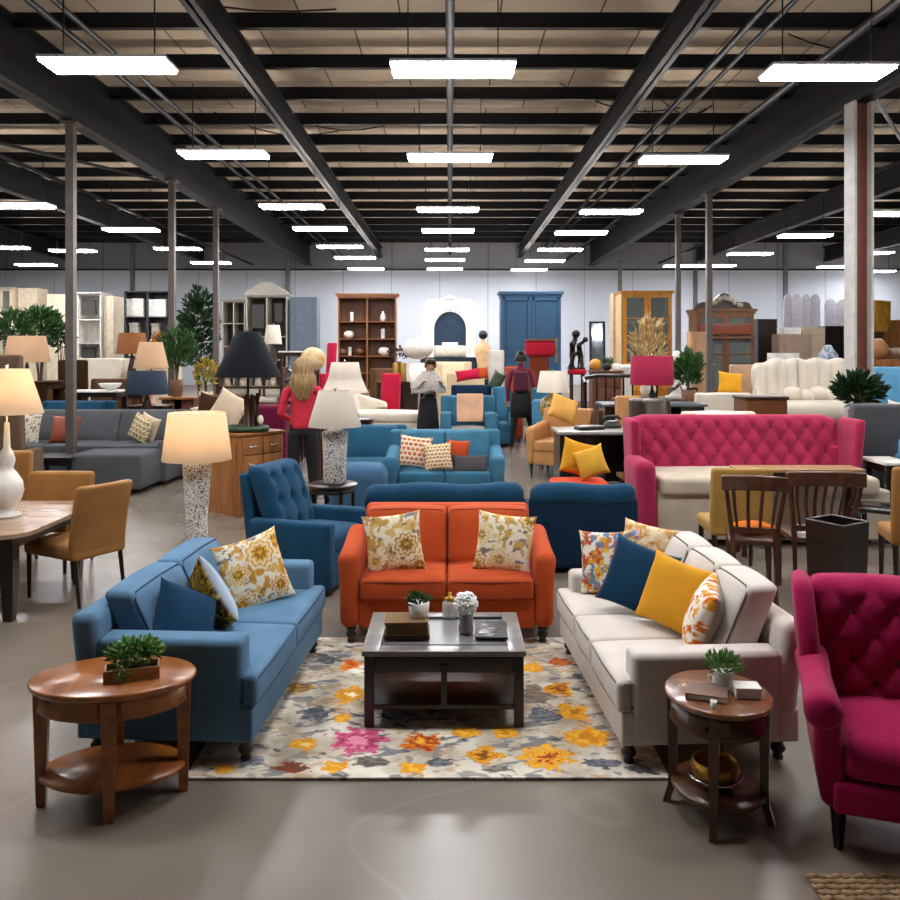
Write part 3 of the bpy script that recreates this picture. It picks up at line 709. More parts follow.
# ---- rug with its printed flowers
def rug():
    x0, x1, y0, y1 = -1.17, .97, 3.66, 5.45; nx, ny = 390, 330
    X = np.linspace(x0, x1, nx+1); Y = np.linspace(y0, y1, ny+1); GX, GY = np.meshgrid(X, Y, indexing='ij'); x = GX.ravel(); y = GY.ravel()
    c = np.repeat(np.array(lin('#c4b9a6'))[None, :], len(x), 0)
    n = fbm(x*9, y*9, 3, 4); c = mixc(c, lin('#ddd5c6'), (n-.45)*4); c = mixc(c, lin('#a79a88'), (.42-n)*5)
    n1 = fbm(x*7+y*5, y*24-x*7, 21, 4); c = mixc(c, lin('#6d6f76'), np.clip((n1-.655)*22, 0, .85))
    n2 = fbm(x*16+4, y*26+x*9, 33, 2); c = mixc(c, lin('#8a8580'), np.clip((n2-.69)*25, 0, .8))
    n3 = fbm(x*8-y*6+11, y*20+x*10, 47, 4); c = mixc(c, lin('#3f4450'), np.clip((n3-.71)*25, 0, .85))
    n5 = fbm(x*30, y*60, 61, 2); c = mixc(c, lin('#b58a5c'), np.clip((fbm(x*6, y*9, 71, 3)-.6)*12, 0, .6)*(n5 > .45))
    def blob(px, py, rx, ry, cols, kind='round', seed=0):
        nonlocal c
        d = 1577/(py-350); cx = (px-450)*d/830; R = rx*d/830; S = ry*d*d/1577
        u = (x-cx)/R; v = (y-d)/S; a = np.arctan2(v, u); r = np.hypot(u, v)
        wob = .55*(fbm(x*34+seed, y*52, seed, 3)-.5)*2
        if kind == 'star': k = .62+.38*np.abs(np.cos(a*3.5+seed))**.7; ri = r/k
        elif kind == 'petal': k = .88+.12*np.cos(a*(3+seed % 3)+seed); ri = r/k
        else: ri = r
        ri = ri+wob
        c = mixc(c, lin(cols[0]), np.clip((1-ri)*14, 0, 1))
        nn = fbm(x*45, y*60, seed+5, 2)
        c = mixc(c, lin(cols[1]), np.clip((.86-ri)*10, 0, 1)*(nn > .5))
        if len(cols) > 2: c = mixc(c, lin(cols[2]), np.clip((.36-ri)*12, 0, 1))
        if len(cols) > 3: c = mixc(c, lin(cols[3]), np.clip(1-abs(ri-.55)*9, 0, 1)*(nn > .42))
    YE = ('#dd9420', '#eab338'); G = ('#5a5d66', '#7b7d83')
    for i, (a, b, rx, ry, cols, k) in enumerate([
        (351, 667, 12, 6, ('#d9861f', '#c4501d', '#7a3514'), 'petal'), (350, 697, 19, 9, YE+('#f0e2c0', '#b36a14'), 'petal'), (343, 721, 10, 5, YE, 'round'),
        (359, 743, 30, 15, ('#cf5a80', '#b73f66', '#d98aa0', '#7c2f46'), 'star'), (423, 745, 23, 10, ('#d8791d', '#b8401c', '#e7ac36', '#7a3a1a'), 'petal'),
        (466, 735, 15, 5, YE, 'round'), (505, 735, 13, 6, YE+('#c67c17',), 'round'), (483, 758, 19, 10, YE+('#7e4a18', '#c67516'), 'petal'),
        (546, 760, 30, 13, ('#e6a32a', '#efb83e', '#a93a20', '#c9821c'), 'star'), (559, 692, 16, 8, ('#df9a24', '#b46a1a', '#8c4a18'), 'petal'), (574, 715, 19, 9, YE+('#b97516',), 'petal'),
        (588, 740, 27, 12, YE+('#c98118',), 'petal'), (532, 670, 12, 5, YE, 'round'), (305, 747, 13, 6, YE+('#f1d27a',), 'round'), (335, 770, 15, 7, YE, 'petal'),
        (290, 771, 22, 6, ('#8e3b22', '#6d4a30'), 'petal'), (412, 771, 17, 7, YE, 'petal'), (316, 716, 19, 8, G, 'petal'), (602, 767, 20, 6, G, 'petal'), (560, 664, 11, 4, ('#b8502a', '#c8713a'), 'round'),
        (372, 765, 20, 6, ('#7c7468', '#5f5a55'), 'petal'), (534, 697, 15, 12, ('#8d7c6d', '#6e6259'), 'petal'), (545, 718, 16, 8, G, 'round'), (440, 765, 16, 5, G, 'petal'),
        (300, 690, 16, 6, ('#b98a2e', '#6a5f50'), 'petal'), (328, 662, 12, 4, G, 'round'), (640, 772, 14, 4, G, 'round'), (500, 772, 18, 4, ('#8b857c', '#66625e'), 'petal'),
        (250, 765, 16, 6, ('#8a8f96', '#5f646c'), 'petal'), (225, 772, 12, 4, YE, 'round'), (380, 700, 12, 5, G, 'petal'), (390, 652, 10, 3, YE, 'round'), (480, 655, 12, 3, G, 'petal')]):
        blob(a, b, rx, ry, cols, k, i)
    z = np.full(len(x), .014); mb_v = np.stack([x, y, z+.0015*(fbm(x*60, y*60, 5, 2)-.5)], 1)
    I = np.arange((nx+1)*(ny+1)).reshape(nx+1, ny+1)
    q = np.stack([I[:-1, :-1], I[1:, :-1], I[1:, 1:], I[:-1, 1:]], -1).reshape(-1, 4)
    nv = len(mb_v); ring = [I[i, 0] for i in range(nx+1)]+[I[nx, j] for j in range(1, ny+1)]+[I[i, ny] for i in range(nx-1, -1, -1)]+[I[0, j] for j in range(ny-1, 0, -1)]
    low = mb_v[ring].copy(); low[:, 2] = .001; V_ = np.concatenate([mb_v, low]); m_ = len(ring)
    sides = [(ring[k], nv+k, nv+(k+1) % m_, ring[(k+1) % m_]) for k in range(m_)]
    me = bpy.data.meshes.new('area_rug'); me.from_pydata(V_.tolist(), [], q.tolist()+sides); me.update()
    ca = me.color_attributes.new('Col', 'FLOAT_COLOR', 'POINT'); cc = np.concatenate([c, c[ring]*0+np.array(lin('#6b6257'))])
    ca.data.foreach_set('color', np.concatenate([cc, np.ones((len(cc), 1))], 1).astype(np.float32).ravel())
    me.polygons.foreach_set('use_smooth', [True]*len(q)+[False]*len(sides))
    me.materials.append(vcol('woven_rug', .95, .6)); o = bpy.data.objects.new('area_rug', me); C.objects.link(o)
    tag(o, 'cream and grey floral rug with yellow and pink blooms under the coffee table', 'rug')
rug()
# ---- blue sofa at the left, white sofa at the right
sofa('sofa', 'denim blue two seat sofa facing right on the rug', (-1.25, 4.53, .014), PI/2-.06, 1.5, .84, .74, .40, .565, M_blue, ns=2, nb=2, aw=.15, T=.07, pipe=M_bluep, bt=.13, lean=.06, ct=.14, drop=.07)
sofa('sofa', 'off white three seat sofa facing left on the rug edge', (1.13, 4.50, .014), -PI/2+.055, 1.5, .84, .78, .39, .515, M_wsofa, ns=3, nb=3, aw=.14, T=.07, pipe=M_wp, bt=.12, lean=.07, ct=.14, drop=.14)
# ---- orange loveseat
sofa('loveseat', 'burnt orange two seat sofa behind the coffee table', (-.02, 5.70, .014), 0, 1.38, .8, .77, .415, .58, M_orange, ns=2, nb=2, aw=.13, arm='round', pipe=M_orp, bt=.15, lean=.05, ct=.13, armin=.1, bz=.1, backpuff=.04)
# ---- cushions on them
cush_g = None
pm = pat_medallion(4); pm2 = pat_medallion(9, base='#eadfc4', cols=('#b98b35', '#d2a952', '#6b4a2a'), extra='#4d5260', dens=.6)
cushion('large mustard and cream patterned cushion at the far end of the blue sofa', (-1.15, 4.86, .60), (-.33, -.2, PI/2-.95), .41, .43, .13, pat=pm, n=60)
_pb = pat_medallion(14, base='#5a3d1c', cols=('#d39a2d', '#e6b850', '#2e2215'), extra='#1f1a16', dens=.4)
cushion('pale blue cushion with brown gold print on its reverse, middle of the blue sofa', (-1.26, 4.42, .585), (-.45, .5, PI/2+.42), .40, .40, .14, pat=_pb, n=56, flip='#b4c4d4')
cushion('plain navy cushion lying against the near arm of the blue sofa', (-1.31, 4.10, .565), (-.55, .5, .75), .35, .35, .15, m=M_navyc)
cushion('cream medallion cushion in the left corner of the orange loveseat', (-.375, 5.55, .61), (-.25, -.1, .12), .40, .40, .12, pat=pm2, n=56)
cushion('cream medallion cushion in the right corner of the orange loveseat', (.365, 5.55, .61), (-.25, .1, -.12), .40, .40, .12, pat=pat_medallion(23, base='#eee4cd', cols=('#c69a3c', '#dcc07a', '#7a5a34'), extra='#57524c', dens=.5), n=56)
R2 = -PI/2
cushion('floral orange and blue print cushion at the far end of the white sofa', (.97, 5.03, .615), (-.3, -.12, R2+1.1), .39, .39, .12, pat=pat_floral(6, base='#ece4d6', cols=('#d8852c', '#e2b34c', '#6d84a6', '#b5522a')), n=56)
cushion('peach patterned cushion tucked behind the floral one', (1.20, 5.08, .66), (-.25, .1, R2+.9), .36, .36, .1, pat=pat_floral(16, base='#e6c79a', cols=('#d3a35c', '#efdcb9', '#c58b45')), n=40)
cushion('plain navy blue cushion second from the far end of the white sofa', (1.06, 4.68, .615), (-.36, .24, R2+.98), .39, .39, .14, m=M_navyc)
cushion('plain mustard yellow cushion in the middle of the white sofa', (1.19, 4.40, .605), (-.36, .16, R2+.72), .38, .38, .15, m=M_mustard)
cushion('grey cushion with cream and gold flower face nearest on the white sofa', (1.25, 4.10, .58), (-.35, .1, R2-.3), .37, .37, .16, pat=pat_floral(3, base='#e9dfcf', cols=('#dd9b2a', '#c9641e', '#f0e6d8')), n=56, back='#8d8378')
# ---- coffee table and what stands on it
ct = thing('coffee_table', 'dark brown square coffee table with lower shelf on the rug', 'table', (-.03, 4.44, .0155), 0)
W_, D_, h_ = .82, .62, .385
M_top = wood('coffee_table_top', '#736e6d', '#5c5655', .35, 'woodx', 6, coat=.4)  # lighter grey paints a reflection into the colour of the top frame
mb = MB(); bw = .09
mb.rbox((-W_/2+bw/2, 0, h_-.014), (bw, D_, .028), .005); mb.rbox((W_/2-bw/2, 0, h_-.014), (bw, D_, .028), .005)
mb.rbox((0, -D_/2+bw/2, h_-.014), (W_-2*bw, bw, .028), .005); mb.rbox((0, D_/2-bw/2, h_-.014), (W_-2*bw, bw, .028), .005)
part(mb, 'top_frame', M_top, ct); part(MB().tube([(-W_/2+bw, -D_/2+bw, h_-.002), (W_/2-bw, -D_/2+bw, h_-.002), (W_/2-bw, D_/2-bw, h_-.002), (-W_/2+bw, D_/2-bw, h_-.002)], .005, 4, closed=True), 'inlay_line', M_black, ct)
part(MB().box((0, 0, h_-.02), (W_-2*bw+.01, D_-2*bw+.01, .02)), 'tabletop', mat('smoked_glass_top', '#6f6d70', .3), ct)
mb = MB(); mb.box((0, -D_/2+.05, h_-.075), (W_-.12, .02, .09)); mb.box((0, D_/2-.05, h_-.075), (W_-.12, .02, .09)); mb.box((-W_/2+.05, 0, h_-.075), (.02, D_-.12, .09)); mb.box((W_/2-.05, 0, h_-.075), (.02, D_-.12, .09))
part(mb, 'apron', M_espresso, ct)
for s in (-1, 1): part(MB().rbox((s*(W_/4-.02), -D_/2+.034, h_-.075), (W_/2-.09, .014, .072), .003), 'drawer', M_espresso, ct)
for sx_ in (-1, 1):
    for sy_ in (-1, 1): part(MB().rbox((sx_*(W_/2-.035), sy_*(D_/2-.035), (h_-.028)/2), (.048, .048, h_-.028), .005), 'leg', M_espresso, ct)
for sy_ in (-1, 1): part(MB().box((0, sy_*(D_/2-.035), (h_-.12)/2+.07), (.03, .02, h_-.18)), 'centre_strut', M_espresso, ct)
part(MB().rbox((0, 0, .095), (W_-.06, D_-.06, .028), .005), 'shelf', M_espresso, ct)
TZ = h_+.0155
M_bk = fab('brown_book_cloth', '#7a5a34', bump=.1, rough=.6); M_bk2 = fab('dark_book_cloth', '#4a3322', bump=.1, rough=.6)
book('wide dark brown book at the bottom of the coffee table stack', (-.225, 4.38, TZ), PI/2+.03, .17, .235, .022, M_bk2)
book('thick brown gilt book in the middle of the coffee table stack', (-.222, 4.385, TZ+.022), PI/2-.02, .16, .215, .048, M_bk)
book('thin tan covered book on top of the coffee table stack', (-.23, 4.385, TZ+.07), PI/2+.05, .165, .225, .016, fab('tan_book_cloth', '#7c6142', bump=.1))
t = thing('potted_succulent', 'small green succulent in a white pot on the stacked books', 'plant', (-.165, 4.41, TZ+.086), 0)
part(MB().lathe([(.042, 0), (.052, .02), (.056, .075), (.05, .075), (.048, .065), (.002, .065)], 20, caps=False), 'pot', M_white, t)
part(foliage_mb((0, 0, .08), (.05, .05, .028), 90, .045, 3, up=.8, narrow=.35), 'foliage', M_leaf, t)
t = thing('flower_vase', 'grey vase holding a round white hydrangea on the coffee table', 'vase', (.085, 4.42, TZ), 0)
part(MB().lathe([(.04, 0), (.042, .02), (.036, .05), (.044, .1), (.04, .1), (.032, .05), (.034, .03), (.002, .03)], 20, caps=False), 'vase', mat('grey_ceramic', '#83807d', .4), t)
rnd = random.Random(2); mb = MB()
mb.ball((0, 0, .15), .05)
for k in range(230):
    v = Vector([rnd.gauss(0, 1) for _ in range(3)]).normalized(); mb.ball(tuple(Vector((0, 0, .15))+v*rnd.uniform(.052, .06)), (.0105, .0105, .008), 6, 4)
part(mb, 'blossom', mat('white_petal', '#fffdf6', .6), t); part(MB().tube([(0, 0, .05), (0, 0, .12)], .008, 6), 'stem', M_stem, t)
t = thing('magazine_tray', 'flat black and silver patterned tray right of the vase', 'tray', (.22, 4.43, TZ), -.04)
part(MB().rbox((0, 0, .006), (.17, .26, .012), .004), 'tray_base', M_black, t)
rnd = random.Random(7)
for k in range(18): part(MB().box((rnd.uniform(-.04, .04), -.11+.0128*k, .0135), (rnd.uniform(.03, .08), .006, .003)), 'inlay_strip', M_chrome, t)
t = thing('glass_jar', 'small clear glass jar at the back of the coffee table', 'jar', (.0, 4.66, TZ), 0)
part(MB().lathe([(.04, 0), (.045, .015), (.045, .08), (.03, .095), (.027, .095), (.04, .078), (.04, .012), (.002, .01)], 18, caps=False), 'body', mat('jar_glass', '#c9c3bb', .08, alpha=.45), t)
part(MB().lathe([(.032, .096), (.034, .108), (.008, .115), (.01, .135), (.002, .14)], 14), 'lid', M_brass, t)
# ---- oval end table, left
t = table_round('end_table', 'oval cherry wood end table with lower shelf at the left', (-1.43, 3.53, 0), .12, .34, .68, .52, M_cherry, ph=-PI/2+.12, shelf=.115, drawer=False, apron=.085, lr=.026)
for a0, a1 in ((-PI/2-.75, -PI/2-.02), (-PI/2+.28, -PI/2+1.2)):
    part(arc_panel(.34*.88+.006, .68, a0, a1, .425, .485), 'drawer', M_cherry, t)
t = thing('planter_box', 'leafy green plant in a low wooden box on the oval table', 'planter', (-1.34, 3.50, .52), .32)
mb = MB(); mb.box((0, -.045, .026), (.22, .008, .052)); mb.box((0, .045, .026), (.22, .008, .052)); mb.box((-.106, 0, .026), (.008, .09, .052)); mb.box((.106, 0, .026), (.008, .09, .052)); mb.box((0, 0, .006), (.2, .08, .012))
part(mb, 'box', wood('pale_planter_wood', '#c08f56', '#9c6c3a', .5, 'woodx'), t); part(MB().box((0, 0, .025), (.19, .07, .02)), 'soil', M_soil, t)
mb = foliage_mb((.01, .012, .105), (.105, .05, .05), 520, .03, 8, droop=.5, up=.5, narrow=.6); mb2 = foliage_mb((-.04, -.045, .05), (.02, .015, .035), 60, .022, 5, droop=1, narrow=.6)
part(mb, 'foliage', mat('fresh_green_leaf', '#7aa653', .5, col2='#3f6b27', scale=30), t); part(mb2, 'trailing_foliage', _M['fresh_green_leaf'], t)
# ---- round side table, right
M_wal2 = wood('red_walnut_wood', '#5a3420', '#3a2013', .32, coat=.2)
t = table_round('side_table', 'round walnut side table beside the white sofa arm', (1.10, 3.41, 0), .0, .212, 1.1, .50, M_wal2, ph=-PI/2-.42, shelf=.1, drawer=True, apron=.09, lr=.019, splay=.45, mt=wood('warm_walnut_top', '#80502e', '#63391e', .25, coat=.4))
book('closed brown hardback book on the round side table', (1.04, 3.36, .50), -.35, .16, .125, .026, fab('plum_brown_book_cloth', '#7a5f52', bump=.1, rough=.5))
t = thing('white_box', 'small white box on the right of the round side table', 'box', (1.2, 3.36, .50), -.08)
part(MB().rbox((0, 0, .018), (.1, .075, .036), .004), 'box_body', M_white, t); part(MB().rbox((0, 0, .04), (.104, .079, .012), .003), 'lid', M_white, t)
t = thing('potted_plant', 'green plant in a white mug on the round side table', 'plant', (1.135, 3.45, .50), .3)
part(MB().lathe([(.032, 0), (.04, .01), (.046, .075), (.041, .075), (.036, .065), (.002, .065)], 20, caps=False), 'pot', M_white, t)
part(MB().tube([(-.043, 0, .06), (-.07, 0, .055), (-.07, 0, .025), (-.038, 0, .018)], .006, 6), 'handle', M_white, t)
part(foliage_mb((0, 0, .095), (.065, .06, .04), 300, .03, 12, up=.6, narrow=.4), 'foliage', _M['fresh_green_leaf'], t)
t = thing('salt_shaker', 'tiny white glass cup at the front of the round side table', 'cup', (1.03, 3.245, .50), 0)
part(MB().lathe([(.011, 0), (.014, .028), (.01, .028), (.009, .006), (.002, .005)], 12, caps=False), 'body', M_white, t)
t = thing('gold_bowl', 'round gold bowl with pale handle on the lower shelf of the side table', 'bowl', (1.085, 3.40, .124), 0)
part(MB().lathe([(.05, 0), (.085, .025), (.098, .07), (.09, .1), (.084, .1), (.09, .07), (.078, .03), (.002, .012)], 26, caps=False), 'bowl_body', mat('hammered_gold', '#9c7430', .35, .9, scale=40, amt=.4, bump=.8), t)
part(MB().tube([(.105*math.cos(a), .105*math.sin(a), .04+.0*a) for a in [k*PI/12 for k in range(24)]], .006, 6, closed=True), 'handle', M_chrome, t, 'pale metal hoop')

# ---- magenta wing chair, right foreground
def wing_chair(label, loc, rz, W, D, H, sh, ah, m, mbn, name='wing_armchair'):
    t = thing(name, label, 'armchair', loc, rz); f = -D/2; bz = .15; bt = .16
    part(MB().rbox((0, -.01, (bz+sh-.14)/2), (W-.2, D-.1, sh-.14-bz), .02), 'base', m, t)
    part(MB().rbox((0, -.03, sh-.065), (W-.26, D-.18, .14), .045, (6, 6, 1), puff((W-.26)/2, (D-.18)/2, .07, .035, .02)), 'seat_cushion', m, t)
    tf = tufts(.17, .19, .035, 0, -.02); BW = W-.1; hh = H-sh+.12; lean = .1
    def df(x, y, z):
        k = z/hh+.5; xx = x*(1+.0*k)
        if y < 0:
            inside = max(0, 1-(2*x/(BW))**6)*max(0, 1-(2*z/hh)**8)
            y -= tf(x, z)*inside
        return (xx, y+lean*k+.02*(1-(2*x/BW)**2), z+(.02*(1-(2*x/BW)**2) if z > 0 else 0))
    bk = part(MB().rbox((0, D/2-bt/2-.02, sh-.12+hh/2), (BW, bt, hh), .06, (34, 2, 34), df), 'backrest', m, t)
    # buttons where the folds meet
    bt0 = None
    for i in range(-3, 4):
        for j in range(-3, 3):
            if (i+j) % 2: continue
            x, z = i*.085, -.02+j*.095
            if abs(x) > BW/2-.1 or abs(z) > hh/2-.07: continue
            k = z/hh+.5; p = (x, D/2-bt/2-.02-bt/2+lean*k+.02*(1-(2*x/BW)**2)-.004, sh-.12+hh/2+z)
            if bt0 is None: bt0 = MB().ball((0, 0, 0), (.018, .01, .018), 8, 6).build('button', mbn, bk)
            else: bt0 = bt0.copy(); C.objects.link(bt0)
            bt0.location = p
    for s in (-1, 1):
        # wing: tall curved side above the arm
        def dw(x, y, z, s=s):
            k = z/(H-ah)+.5; return (x+s*.02*(k), y+(.06*k if y > 0 else .11*k*k), z)
        part(MB().rbox((s*(W/2-.05), D/2-.13, ah-.04+(H-ah)/2+.02), (.085, .3, H-ah+.06), .04, (2, 3, 6), dw), 'wing', m, t)
        # rolled arm
        L_ = D-.18
        pr = MB(); R = .062
        pr.X = Matrix.Translation((s*(W/2-.062), f+.02, 0))
        vs = []; fs = []; nn = 16; seg = 6
        for i in range(seg+1):
            yy = L_*i/seg
            for k in range(nn):
                a = 2*PI*k/nn; rr = R*(1+.06*math.cos(i)); vs.append((rr*math.cos(a)*1.05, yy, ah-R+rr*math.sin(a)+.03*(i/seg)**2))
        for i in range(seg):
            for k in range(nn): fs.append((i*nn+k, (i+1)*nn+k, (i+1)*nn+(k+1) % nn, i*nn+(k+1) % nn))
        # soft rounded front end of the roll
        c0 = len(vs)
        for k in range(nn): a = 2*PI*k/nn; vs.append((R*.75*math.cos(a), -.02, ah-R+R*.75*math.sin(a)))
        vs.append((0, -.026, ah-R))
        for k in range(nn): fs.append((k, (k+1) % nn, c0+(k+1) % nn, c0+k)); fs.append((c0+k, c0+(k+1) % nn, c0+nn))
        pr.put(vs, fs)
        pr.X = Matrix.Identity(4)
        def da(x, y, z, s=s):
            k = z/(ah-.05-bz)+.5; return (x+s*(.018*math.sin(PI*k)-.03*(1-k)), y+.05*(1-k)*(1 if y < 0 else 0)*.6, z)
        pr.rbox((s*(W/2-.085), f+.04+L_/2, (bz+ah-.05)/2), (.1, L_-.02, ah-.05-bz), .03, (2, 2, 5), da)
        part(pr, 'arm', m, t)
    add_legs(t, [(-W/2+.12, f+.09), (W/2-.12, f+.09), (-W/2+.12, D/2-.1), (W/2-.12, D/2-.1)], bz+.01, M_espresso, 'taper', .03)
    return t
wing_chair('magenta buttoned wing armchair cut by the right edge of the frame', (1.83, 3.32, 0), -.33, .80, .70, .88, .405, .60, M_mag, M_magb)
# ---- navy tufted armchair
def navy_chair():
    t = thing('armchair', 'deep blue buttoned armchair facing right beside the orange loveseat', 'armchair', (-1.17, 6.85, 0), PI/2-.32)
    W, D, H, sh, ah, m = .80, .78, .88, .44, .56, M_navy
    part(MB().rbox((0, 0, .17), (W-.02, D-.04, .26), .02), 'base', m, t)
    part(MB().rbox((0, -.06, .37), (W-.26, D-.16, .14), .04, (5, 5, 1), puff(.29, .34, .07, .03, .01)), 'seat_cushion', m, t)
    for s in (-1, 1): part(MB().rbox((s*(W/2-.065), -.03, ah/2+.02), (.13, D-.06, ah-.04), .035, (1, 3, 2)), 'arm', m, t)
    part(MB().rbox((0, D/2-.06, .5), (W-.2, .1, .8), .03, (1, 1, 2), lambda x, y, z: (x, y+.1*(z/.8+.5), z)), 'back_frame', m, t)
    tf = tufts(.19*2, .19*2, .0, 0, 0)
    def df(x, y, z):
        k = z/.56+.5; b = 0
        if y < 0:
            g = (abs(math.sin(PI*(x/.19)))*abs(math.sin(PI*(z/.19))))**.35; inside = max(0, 1-(2*x/.62)**6)*max(0, 1-(2*z/.56)**6)
            pit = math.exp(-(((x/.19-round(x/.19))*.19)**2+((z/.19-round(z/.19))*.19)**2)/.0016)
            y -= (.03+.012*abs(math.sin(PI*(x/.19+.0)))-.045*pit)*inside
        return (x, y+.2*k, z)
    b = part(MB().rbox((0, D/2-.25, .40+.28), (.62, .15, .56), .05, (30, 2, 26), df), 'back_cushion', m, t)
    for i in (-1, 0, 1):
        for j in (-1, 0, 1):
            o = MB().ball((0, 0, 0), (.012, .007, .012), 8, 6).build('button', M_navyd, b); o.location = (i*.19, D/2-.25-.075+.015+.2*(j*.19/.56+.5), .68+j*.19)
    add_legs(t, [(-.34, -.34), (.34, -.34), (-.34, .34), (.34, .34)], .05, M_espresso, 'block', .03)
navy_chair()
# ---- doormat
t = thing('door_mat', 'woven beige rope mat at the lower right corner', 'mat', (1.28+.5, 2.995-.3, 0), 0)
mb = MB(); 
for j in range(20):
    for i in range(24):
        a = .35 if (i+j) % 2 else -.35
        mb.T((-.48+i*.0417, -.285+j*.03, .009), (0, 0, a)); mb.ball((0, 0, 0), (.026, .013, .009), 8, 4)
mb.X = Matrix.Identity(4); mb.box((0, 0, .004), (1.0, .6, .006))
part(mb, 'weave', mat('jute_weave', '#8f7453', .9, scale=40, amt=.25), t)
# ================================================================ PEOPLE
def person(label, loc, rz, bones, mats, S=1.0):
    """bones: list of (name, kind, start point, end point, r0, r1, parent name); one skinned surface"""
    verts = [bones[0][2]]; rad = [bones[0][4]]; edges = []; end = {}; start = {bones[0][0]: 0}
    segs = []
    for (nm, kd, a, b, r0, r1, par) in bones:
        if par is None: i0 = 0
        else:
            pi = end[par]
            if (Vector(a)-Vector(verts[pi])).length > .012:
                verts.append(a); rad.append(r0); edges.append((pi, len(verts)-1)); i0 = len(verts)-1
            else: i0 = pi
        verts.append(b); rad.append(r1); edges.append((i0, len(verts)-1)); end[nm] = len(verts)-1; segs.append((Vector(a), Vector(b), kd, max(r0 if not isinstance(r0, tuple) else max(r0), r1 if not isinstance(r1, tuple) else max(r1))))
    me = bpy.data.meshes.new('body'); me.from_pydata([tuple(v) for v in verts], edges, []); o = bpy.data.objects.new('body_tmp', me); C.objects.link(o)
    o.modifiers.new('skin', 'SKIN'); 
    if not me.skin_vertices: 
        bpy.context.view_layer.objects.active = o
    lay = me.skin_vertices[0].data if me.skin_vertices else None
    if lay:
        for i, r in enumerate(rad):
            lay[i].radius = (r if isinstance(r, tuple) else (r, r)); lay[i].use_root = (i == 0)
    sb = o.modifiers.new('sub', 'SUBSURF'); sb.levels = 2; sb.render_levels = 2
    dg = bpy.context.evaluated_depsgraph_get(); m2 = bpy.data.meshes.new_from_object(o.evaluated_get(dg)); bpy.data.objects.remove(o)
    m2.name = 'body'; m2.materials.clear()
    kinds = sorted(set(s_[2] for s_ in segs))
    for k in kinds: m2.materials.append(mats[k])
    for p in m2.polygons:
        c = p.center; best = None
        for a, b, k, r in segs:
            ab = b-a; t = max(0, min(1, (c-a).dot(ab)/max(ab.length_squared, 1e-9))); dd = (c-(a+ab*t)).length-r*.8
            if best is None or dd < best[0]: best = (dd, k)
        p.material_index = kinds.index(best[1]); p.use_smooth = True
    t = thing('person', label, 'person', loc, rz, sc=S)
    b = bpy.data.objects.new('body', m2); C.objects.link(b); b.parent = t
    return t
